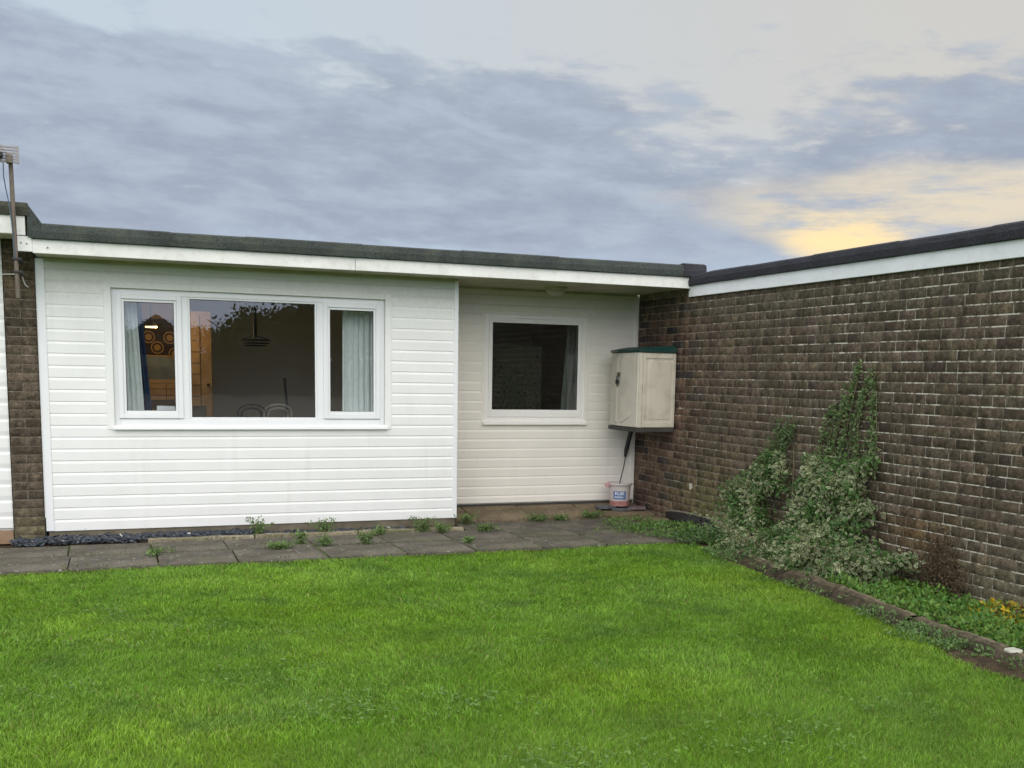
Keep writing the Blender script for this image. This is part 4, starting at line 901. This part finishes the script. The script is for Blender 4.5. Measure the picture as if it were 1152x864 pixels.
# dead brown shrub
dd = thing('dead_shrub', 'dead brown twiggy shrub clinging to the brick wall', 'shrub', (5.3, 5.6, -.1))
tw = []; pts = []
for k in range(70):
    a = np.array([5.28, 5.60+rng.normal()*.13, -.10+.12*rng.random()]); px, py = (rng.normal(1060, 12), rng.uniform(590, 640)) if rng.random() < .5 else (rng.normal(1058, 20), rng.uniform(635, 664))
    e = at(px, py, X=XW-.03-.12*rng.random()*(py > 625)); m2 = (a+e)/2+rng.normal(size=3)*np.array([.02, .04, .03]); tw.append([a, m2, e]); pts += [m2*(1-t)+e*t for t in rng.random(16)]
    for j in range(2):
        s0 = m2*(1-.5*j)+e*.5*j; tw.append([s0, s0+rng.normal(size=3)*np.array([.02, .05, .05])])
build('twigs', stems_mb(tw, .0035), M['dead'], dd)
pts = np.array(pts)+rng.normal(size=(len(pts), 3))*np.array([.025, .045, .045]); pts[:, 0] = np.minimum(pts[:, 0], XW-.008); pts = np.concatenate([pts, pts+rng.normal(size=pts.shape)*np.array([.01, .05, .05])]); pts[:, 0] = np.minimum(pts[:, 0], XW-.008); n_ = len(pts)
g = np.array([[.125, .092, .055]])*rng.uniform(.5, 1.5, (n_, 1)); V, fs, cs = leaves(pts, randdir(n_), randdir(n_), rng.uniform(.014, .026, n_), g); np_mesh('withered_leaves', V, fs, cs, M['leaf'], dd)
# yellow plant
yp = thing('yellow_plant', 'clump of yellow leaved plant at the foot of the brick wall', 'plant', (5.2, 5.05, -.1))
n_ = 900; d = randdir(n_); d[:, 2] = abs(d[:, 2]); pos = np.array([5.18, 4.86, -.12])+d*np.array([.20, .30, .17])*rng.random((n_, 1))**.4; pos[:, 0] = np.minimum(pos[:, 0], XW-.01)
hue = rng.random(n_)[:, None]; g = np.where(hue < .45, np.array([[.62, .42, .03]]), np.where(hue < .75, np.array([[.30, .27, .05]]), np.array([[.13, .08, .04]])))*rng.uniform(.7, 1.2, (n_, 1))
V, fs, cs = leaves(pos, randdir(n_)+np.array([-.3, 0, .4]), np.array([-.4, 0, 1])+randdir(n_)*.6, rng.uniform(.025, .045, n_), g); np_mesh('foliage', V, fs, cs, M['leaf'], yp)
build('stems', stems_mb([[np.array([5.22, 5.0+rng.normal()*.08, -.14]), np.array([5.2+rng.normal()*.06, 5.0+rng.normal()*.2, -.02])] for k in range(14)], .004), M['stem'], yp)
# bed: soil, rough kerb, ground cover
mb = MB(); rows = []
for k in range(24):
    y = 2.2+6.2*k/23; xk = np.interp(y, [2.2, 4.2, 5.3, 6.4, 7.5, 8.2], [4.15, 4.36, 4.50, 4.60, 4.72, 4.86]); rows.append([(xk+(XW+.02-xk)*t, y, -.10+.02*math.sin(7*t+y)-(.0 if 0 < t < 1 else .03)) for t in np.linspace(0, 1, 8)])
mb.loft(rows); tag(build('flower_bed', mb, M['soil'], smooth=True), kind='structure')
def xk_(y): return np.interp(y, [2.2, 4.1, 4.76, 5.23, 5.78, 6.36, 7.04, 7.46, 8.1], [4.34, 4.43, 4.475, 4.53, 4.60, 4.65, 4.72, 4.78, 4.90])
def kerb(y0, y1, lab, hgt):
    q = MB(); n_ = int((y1-y0)/.035); prev = None
    w = lambda y, s, a_: (fbm(np.array([y*s+hgt*90]), np.array([a_]))[0]-.5)
    for k in range(n_+1):
        y = y0+(y1-y0)*k/n_; xk = xk_(y); e = .88 if k in (0, n_) else 1.; h = (hgt+.03*w(y, 3, 1.)+.02*w(y, 14, 2.))*e; o_ = .06*w(y, 2.5, 4.)
        o_ += .02; row = [(xk-.07+o_+.05*w(y, 6, 3.), y, ZL-.03), (xk-.03+o_+.04*w(y, 16, 6.), y, ZL+h*.35+.02*w(y, 18, 7.)), (xk+.015+o_+.03*w(y, 15, 8.), y, ZL+h*.80+.015*w(y, 22, 5.)), (xk+.045+o_+.012*w(y, 25, 2.), y, ZL+h+.008*w(y, 20, 9.)), (xk+.085+o_+.02*w(y, 9, 5.), y, ZL+h*.97), (xk+.125+o_, y, ZL-.03)]
        if prev:
            for i in range(5):
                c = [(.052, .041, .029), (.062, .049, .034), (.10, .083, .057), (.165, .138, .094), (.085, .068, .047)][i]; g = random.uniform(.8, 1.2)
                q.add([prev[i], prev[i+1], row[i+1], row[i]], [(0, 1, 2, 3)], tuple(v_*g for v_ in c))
        prev = row
    return tag(build('kerb', q, M['kerbm'], colors=True), lab, 'kerb')
kerb(2.4, 5.04, 'crumbling earthy kerb length nearest the viewer beside the yellow plant', .065)
kerb(5.045, 6.315, 'rough stone kerb length in front of the dead shrub', .08)
kerb(6.32, 7.45, 'weathered kerb length partly buried under the spreading shrub', .085)
mb = MB(); rows = []
for k in range(13):
    t = k/12; y = 3.80+.84*t; hw = .15*math.sin(math.pi*t)+.002; rows.append([(4.37+hw*u, y, ZL-.004+.035*(1-u*u)*math.sin(math.pi*t)+random.uniform(-.006, .006)) for u in np.linspace(-1, 1, 9)])
mb.loft(rows); tag(build('bare_soil', mb, M['soil']), kind='structure')
p = at(1139, 729, Z=-.025); m_ = MB(); m_.prism([(p[0]+dx, p[1]+dy, -.052) for dx, dy in ((-.03, .035), (-.04, -.02), (.0, -.06), (.05, -.03), (.045, .04))], (0, 0, .022)); tag(build('white_stone', m_, M['stone'], bevel=.01), 'small flat white stone on the soil by the kerb', 'stone')
def cover(n, yr, xf, hmax, size, col, seed):
    y = rng.uniform(*yr, n); x = xf(y, rng.random(n)); dn = fbm(x*5+seed, y*5); k = dn > .36; x, y, dn = x[k], y[k], dn[k]; n_ = len(x)
    h = hmax*rng.random(n_)**.8*(.3+1.3*np.clip(dn-.25, 0, 1)); pos = np.stack([x, y, -.10+h], 1)
    g = np.array([col])*rng.uniform(.6, 1.35, (n_, 1)); g[:, 0] *= rng.uniform(.8, 1.4, n_)
    return leaves(pos, randdir(n_)+np.array([0, 0, .5]), np.array([-.1, -.3, 1])+randdir(n_)*.55, size*rng.uniform(.5, 1.3, n_), g)
parts = [cover(9000, (4.0, 6.15), lambda y, t: xk_(y)+.12+(XW-.03-xk_(y)-.12)*t, .13, .036, (.115, .24, .045), 1),
         cover(1500, (6.1, 8.3), lambda y, t: xk_(y)+.05+.3*t, .10, .034, (.09, .17, .045), 5)]
V, fs, cs = cat_leaf(parts); o = np_mesh('bed_ground_cover', V, fs, cs, M['leaf']); tag(o, kind='stuff'); o['label'] = 'bright green low weeds covering the bed below the brick wall'
# weeds that spread over the paving by the wall and over the kerb
def cover2(n, cx, cy_, rx, ry, h, size, col):
    a = rng.random(n)*6.283; r_ = np.sqrt(rng.random(n)); x = cx+rx*r_*np.cos(a); y = cy_+ry*r_*np.sin(a); dn = fbm(x*6, y*6); k = dn > .40; x, y = x[k], y[k]; n_ = len(x)
    pos = np.stack([x, y, ZP+h*rng.random(n_)*(1-.6*r_[k])], 1); g = np.array([col])*rng.uniform(.6, 1.35, (n_, 1))
    return leaves(pos, randdir(n_)+np.array([0, 0, .4]), np.array([0, -.3, 1])+randdir(n_)*.6, size*rng.uniform(.5, 1.3, n_), g)
parts = [cover2(2200, 4.98, 8.75, .40, .55, .10, .030, (.12, .22, .055)), cover2(900, 4.85, 9.35, .35, .35, .07, .026, (.13, .22, .06)), cover2(1000, 5.0, 8.25, .30, .3, .12, .034, (.09, .165, .055)), cover2(500, 4.55, 9.0, .3, .15, .04, .024, (.12, .20, .06))]
pos = np.stack([rng.normal(5.05, .18, 220), rng.normal(9.05, .25, 220), np.full(220, ZP+.006)], 1); g = np.array([[.30, .17, .075]])*rng.uniform(.5, 1.4, (220, 1)); parts.append(leaves(pos, randdir(220)*np.array([1, 1, .1]), np.array([[0, 0, 1]])+randdir(220)*.2, rng.uniform(.02, .04, 220), g))
V, fs, cs = cat_leaf(parts); o = np_mesh('paving_weeds', V, fs, cs, M['leaf']); tag(o, kind='stuff'); o['label'] = 'leafy weeds and fallen leaves spreading over the paving by the brick wall'
parts = []
for xx in xj[3:11]:
    n_ = rng.integers(20, 120); y = rng.uniform(8.3, 9.38, n_); k = fbm(y*4+xx*9, y*0+xx) > .48; y = y[k]; n_ = len(y)
    pos = np.stack([xx+rng.normal(size=n_)*.009, y, np.full(n_, ZP-.004)+rng.random(n_)*.012], 1); parts.append(leaves(pos, randdir(n_)+np.array([0, 0, .6]), np.array([0, -.3, 1])+randdir(n_)*.5, rng.uniform(.008, .02, n_), np.array([[.12, .17, .05]])*rng.uniform(.5, 1.3, (n_, 1))))
for yy, x0, x1 in ((8.855, -.9, 4.9), (9.392, .3, 4.9), (9.84, 3.1, 5.2), (8.31, -.9, 4.9)):
    n_ = 420; x = rng.uniform(x0, x1, n_); k = fbm(x*3.3+yy*3, x*0+yy) > .52; x = x[k]; n_ = len(x)
    pos = np.stack([x, yy+rng.normal(size=n_)*.008, np.full(n_, ZP-.002)+rng.random(n_)*.014+(.012 if yy > 9.8 else 0)], 1); parts.append(leaves(pos, randdir(n_)+np.array([0, 0, .6]), np.array([0, -.3, 1])+randdir(n_)*.5, rng.uniform(.008, .022, n_), np.array([[.12, .17, .05]])*rng.uniform(.5, 1.3, (n_, 1))))
V, fs, cs = cat_leaf(parts); o = np_mesh('joint_moss', V, fs, cs, M['leaf']); tag(o, kind='stuff'); o['label'] = 'moss and seedlings in the joints between the paving slabs'
# kerb weeds
parts = []
for cx, cy_, r1, r2, n_ in ((4.42, 4.75, .16, .38, 1000), (4.40, 4.42, .12, .2, 450), (4.50, 5.35, .08, .15, 260), (4.80, 7.55, .16, .35, 900), (4.60, 6.2, .06, .25, 200), (4.60, 5.75, .05, .3, 160), (4.50, 5.05, .08, .25, 260), (4.42, 3.9, .12, .3, 300), (4.72, 6.75, .06, .3, 220)):
    v = cover2(n_, cx, cy_, r1, r2, .08, .024, (.135, .225, .075)); v[0][:, 2] -= .025; parts.append(v)
V, fs, cs = cat_leaf(parts); o = np_mesh('kerb_weeds', V, fs, cs, M['leaf']); tag(o, kind='stuff'); o['label'] = 'pale green weeds creeping over the kerb onto the lawn'

# single weeds in the joints of the path
wk = [(292, 604, 20, 'bushy weed in the path joint nearest the pier', 1.), (367, 601, 15, 'broad weed tuft against the cladding in the middle of the path', 1.4), (338, 612, 13, 'small leafy weed one slab out from the cladding', .9), (366, 614, 9, 'small weed on the slab in front of the broad tuft', 1.),
      (313, 617, 5, 'flat weed spreading in a joint by the lawn edge', 1.8), (412, 612, 14, 'weed pair growing in the joint in mid path', 1.1), (427, 602, 9, 'short weed by the edging strip', .8), (476, 598, 17, 'tall spreading weed close to the chalet corner', 1.5), (497, 599, 11, 'low weed just beside the tall corner weed', 1.),
      (526, 590, 12, 'weed in the corner where the cladding ends', 1.2), (545, 598, 7, 'trailing weed running across the corner slab', 1.3), (526, 610, 5, 'tiny weed alone on the corner slab', .6), (403, 594, 8, 'weed under the bottom board of the cladding', 1.4), (175, 624, 6, 'grassy weed in the joint by the slate chippings', .9), (605, 586, 6, 'grass tuft in the recess joint below the square window', 1.6), (632, 585, 5, 'grass tuft midway along the recess joint', 1.2), (666, 583, 8, 'grass tuft in the recess joint near the clear tub', 1.4), (490, 588, 13, 'thin upright weed against the corner board', .4)]
for px, py, hpx, lab, wid in wk:
    c = at(px, py, Z=ZP); hm = hpx/115.; n_ = int(70+220*wid); t = thing('path_weed', lab, 'weed', c, 'weeds growing in the path joints')
    ns = 9; st_ = []
    for k in range(ns):
        e = c+np.array([rng.normal()*.05*wid, rng.normal()*.04, hm*rng.uniform(.5, 1.05)]); st_.append([c+np.array([rng.normal()*.012, rng.normal()*.012, 0]), (c+e)/2+np.array([0, 0, hm*.12]), e])
    build('stems', stems_mb(st_, .0025), M['stem'], t)
    S = np.array(st_); i = rng.integers(0, ns, n_); f = rng.random(n_)[:, None]; pos = np.where(f < .5, S[i, 0]*(1-2*f)+S[i, 1]*2*f, S[i, 1]*(2-2*f)+S[i, 2]*(2*f-1))+rng.normal(size=(n_, 3))*np.array([.022*wid, .018, .008])
    pos[:, 2] = np.maximum(pos[:, 2], ZP+.004); g = np.array([[.13, .21, .065]])*rng.uniform(.55, 1.35, (n_, 1))
    V, fs, cs = leaves(pos, randdir(n_)+np.array([0, 0, .5]), np.array([0, -.4, 1])+randdir(n_)*.6, rng.uniform(.014, .032, n_), g); np_mesh('foliage', V, fs, cs, M['leaf'], t)

# ------------------------------------------------------------------ lawn grass
def blades(n, yr):
    y = rng.uniform(*yr, n); y = y+.0
    xl = np.interp(y, [1.5, 8.5], [-1.6, -2.1]); xr = np.where(y < 8.15, xk_(y)-.03, xk_(8.1)+(y-8.1)*.3); x = xl+(xr-xl)*rng.random(n)
    edge = 8.32+.05*(fbm(x*3, x*0+4.)-.5)+.03*(fbm(x*14, x*0+8.)-.5); k = (y < edge) & (((x-4.37)/.13)**2+((y-4.22)/.36)**2+(fbm(x*9, y*9)-.5)*1.6 > 1); x, y = x[k], y[k]
    return x, y
def grass():
    X, Y, W = [], [], []
    for n, yr, w in ((165000, (2.2, 4.2), .0016), (165000, (4.2, 6.0), .0023), (170000, (6.0, 8.45), .0034)):
        x, y = blades(n, yr); X.append(x); Y.append(y); W.append(np.full(len(x), w))
    x, y, w = map(np.concatenate, (X, Y, W)); n = len(x)
    big = fbm(x*.9+40, y*.9, 4); med = fbm(x*3.3, y*3.3+30, 3); fine = fbm(x*11, y*11+60, 2)
    hgt = (.019+.019*med+.011*(fine-.5))*rng.uniform(.6, 1.25, n)*(1+.25*(y > 7.9))
    tall = rng.random(n) < .03; hgt[tall] *= 1.45
    lean = rng.normal(size=(n, 2))*.42+np.stack([fbm(x*1.7, y*1.7+9)-.5, fbm(x*1.7+50, y*1.7)-.5], 1)*1.1
    a = rng.random(n)*math.pi; s = np.stack([np.cos(a), np.sin(a), np.zeros(n)], 1)*(w*rng.uniform(.6, 1.2, n))[:, None]
    b0 = np.stack([x, y, np.full(n, ZL-.012)], 1); up = np.stack([lean[:, 0]*.35, lean[:, 1]*.35, np.ones(n)], 1); m1 = b0+up*(hgt*.55)[:, None]
    tip = b0+np.stack([lean[:, 0], lean[:, 1], np.full(n, .93)], 1)*hgt[:, None]
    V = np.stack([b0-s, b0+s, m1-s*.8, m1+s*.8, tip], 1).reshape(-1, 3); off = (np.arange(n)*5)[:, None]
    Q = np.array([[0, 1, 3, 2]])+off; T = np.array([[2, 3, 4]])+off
    lush = np.array([.160, .290, .036]); yel = np.array([.205, .330, .036]); blu = np.array([.118, .240, .050]); dry = np.array([.25, .23, .09])
    t1 = np.clip((big-.42)*3, 0, 1)[:, None]; t2 = np.clip((.42-med)*4, 0, 1)[:, None]
    c = lush*(1-t1)+yel*t1; c = c*(1-t2*.6)+blu*t2*.6; c = c*(rng.uniform(.62, 1.38, (n, 1)))*(.60+.45*fine+.40*med)[:, None]
    dr = rng.random(n) < .025; c[dr] = dry*rng.uniform(.9, 1.5, (dr.sum(), 1))
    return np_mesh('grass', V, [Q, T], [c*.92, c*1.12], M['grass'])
o = grass(); tag(o, kind='stuff'); o['label'] = 'short green mown grass of the lawn'
# clover and broad leaved lawn weeds in patches
parts = []
pat = [(120, 725, .30), (235, 705, .16), (300, 760, .25), (420, 800, .30), (380, 805, .2), (470, 790, .28), (560, 800, .18), (870, 830, .30), (900, 840, .25), (600, 722, .12), (800, 715, .14), (340, 712, .10), (130, 690, .14), (620, 860, .2), (1000, 800, .2), (60, 780, .2), (700, 850, .2)]
for px, py, r_ in pat:
    c = at(px, py, Z=ZL); n_ = int(650*r_); a = rng.random(n_)*6.283; q = np.sqrt(rng.random(n_))*r_; x = c[0]+q*np.cos(a)*1.3; y = c[1]+q*np.sin(a); k = (fbm(x*9, y*9) > .46) & (x < xk_(y)-.04); x, y = x[k], y[k]; n_ = len(x)
    if not n_: continue
    pos = np.stack([x, y, ZL+rng.uniform(.010, .036, n_)], 1); g = np.array([[.135, .235, .055]])*rng.uniform(.65, 1.3, (n_, 1)); parts.append(leaves(pos, randdir(n_)*np.array([1, 1, .25]), np.array([[0, -.15, 1.]])+randdir(n_)*.35, rng.uniform(.012, .030, n_), g))
V, fs, cs = cat_leaf(parts); o = np_mesh('lawn_clover', V, fs, cs, M['leaf']); tag(o, kind='stuff'); o['label'] = 'scattered patches of clover and broad leaved weeds in the lawn'

# ------------------------------------------------------------------ trees across the field behind the viewer (they show in the window glass)
def far_tree(x, y, h, w, seed):
    t = thing('tree', 'dark leafy tree across the field mirrored in the wide window', 'tree', (x, y, ZL), 'trees mirrored in the window glass')
    r_ = np.random.default_rng(seed); q = MB(); q.tube([(x, y, ZL), (x+.1, y, h*.3), (x-.1, y, h*.6)], [h*.03, h*.022, h*.01], 8)
    for k in range(5):
        a = r_.random()*6.3; q.tube([(x, y, h*.3+.05*h*k), (x+math.cos(a)*w*.5, y+math.sin(a)*w*.5, h*(.5+.08*k))], [h*.012, h*.005], 6)
    build('trunk', q, M['bark'], t)
    n_ = 3800; cl_ = r_.normal(size=(26, 3))*np.array([w*.34, w*.34, h*.17])+np.array([x, y, h*.58]); i = r_.integers(0, 26, n_)
    pos = cl_[i]+r_.normal(size=(n_, 3))*np.array([w*.10, w*.10, h*.055]); pos[:, 2] = np.clip(pos[:, 2], h*.12, None)
    g = np.array([[.030, .042, .018]])*r_.uniform(.6, 1.4, (n_, 1)); V, fs, cs = leaves(pos, r_.normal(size=(n_, 3)), r_.normal(size=(n_, 3)), r_.uniform(.25, .5, n_)*h/8, g); np_mesh('crown', V, fs, cs, M['leaf'], t)
# the mirrored viewpoint stands behind the facade: rays through the panes fan out to the field at these bearings
for k, (px, dist, h, w) in enumerate(((246, 62, 3.4, 3.5), (262, 60, 4.6, 4.5), (280, 58, 5.4, 5.5), (300, 60, 5.2, 5.5), (318, 62, 5.4, 5), (336, 60, 5.0, 5.5), (356, 55, 6.7, 6), (376, 57, 6.4, 6.5), (398, 60, 6.2, 7), (420, 60, 6.0, 7), (226, 66, 3.0, 3.5), (206, 66, 3.3, 3.5), (140, 62, 5.0, 5))):
    p = at(px, 420, Y=YF); d = np.array([p[0], -p[1]]); d = d/np.linalg.norm(d); far_tree(p[0]+d[0]*dist, p[1]+d[1]*dist, h, w, k)
p = at(176, 420, Y=YF); d = np.array([p[0], -p[1]]); d = d/np.linalg.norm(d); hx, hy = p[0]+d[0]*64, p[1]+d[1]*64
fh = thing('far_house', 'dark hip roofed house across the field mirrored in the narrow casement', 'house', (hx, hy, ZL))
m_ = MB(); m_.box((hx-2.2, hy-3, ZL), (hx+2.2, hy+3, 3.0)); build('wall', m_, M['brick'], fh)
m_ = MB(); m_.add([(hx-2.5, hy-3.3, 2.95), (hx+2.5, hy-3.3, 2.95), (hx+2.5, hy+3.3, 2.95), (hx-2.5, hy+3.3, 2.95), (hx, hy-.8, 4.9), (hx, hy+.8, 4.9)], [(0, 3, 2, 1), (0, 1, 4), (1, 2, 5, 4), (2, 3, 5), (3, 0, 4, 5)]); build('roof', m_, M['felt'], fh)
m_ = MB(); m_.box((hx-1.2, hy+3.002, 1.0), (hx+.2, hy+3.03, 2.2)); build('window', m_, M['hatch'], fh)
m_ = MB(); m_.add([(-300, -60, ZL+.002), (300, -60, ZL+.002), (300, -9, ZL+.002), (-300, -9, ZL+.002)], [(0, 1, 2, 3)]); tag(build('road', m_, mat('dark_tarmac', (.055, .052, .048), .95, .2, 3.)), kind='structure')
m_ = MB(); rows = []
for k in range(60):
    x = -30+110*k/59; w = fbm(np.array([x*.3]), np.array([2.]))[0]; rows.append([(x, -47, ZL), (x, -47.2, .9+w), (x, -48, 1.2+w*1.3), (x, -49.2, .9+w), (x, -49.5, ZL)])
m_.loft(rows); tag(build('hedge', m_, mat('hedge_leaves', (.028, .042, .018), .9, .5, 3., 1., 12.)), 'long dark field hedge under the mirrored trees', 'hedge')
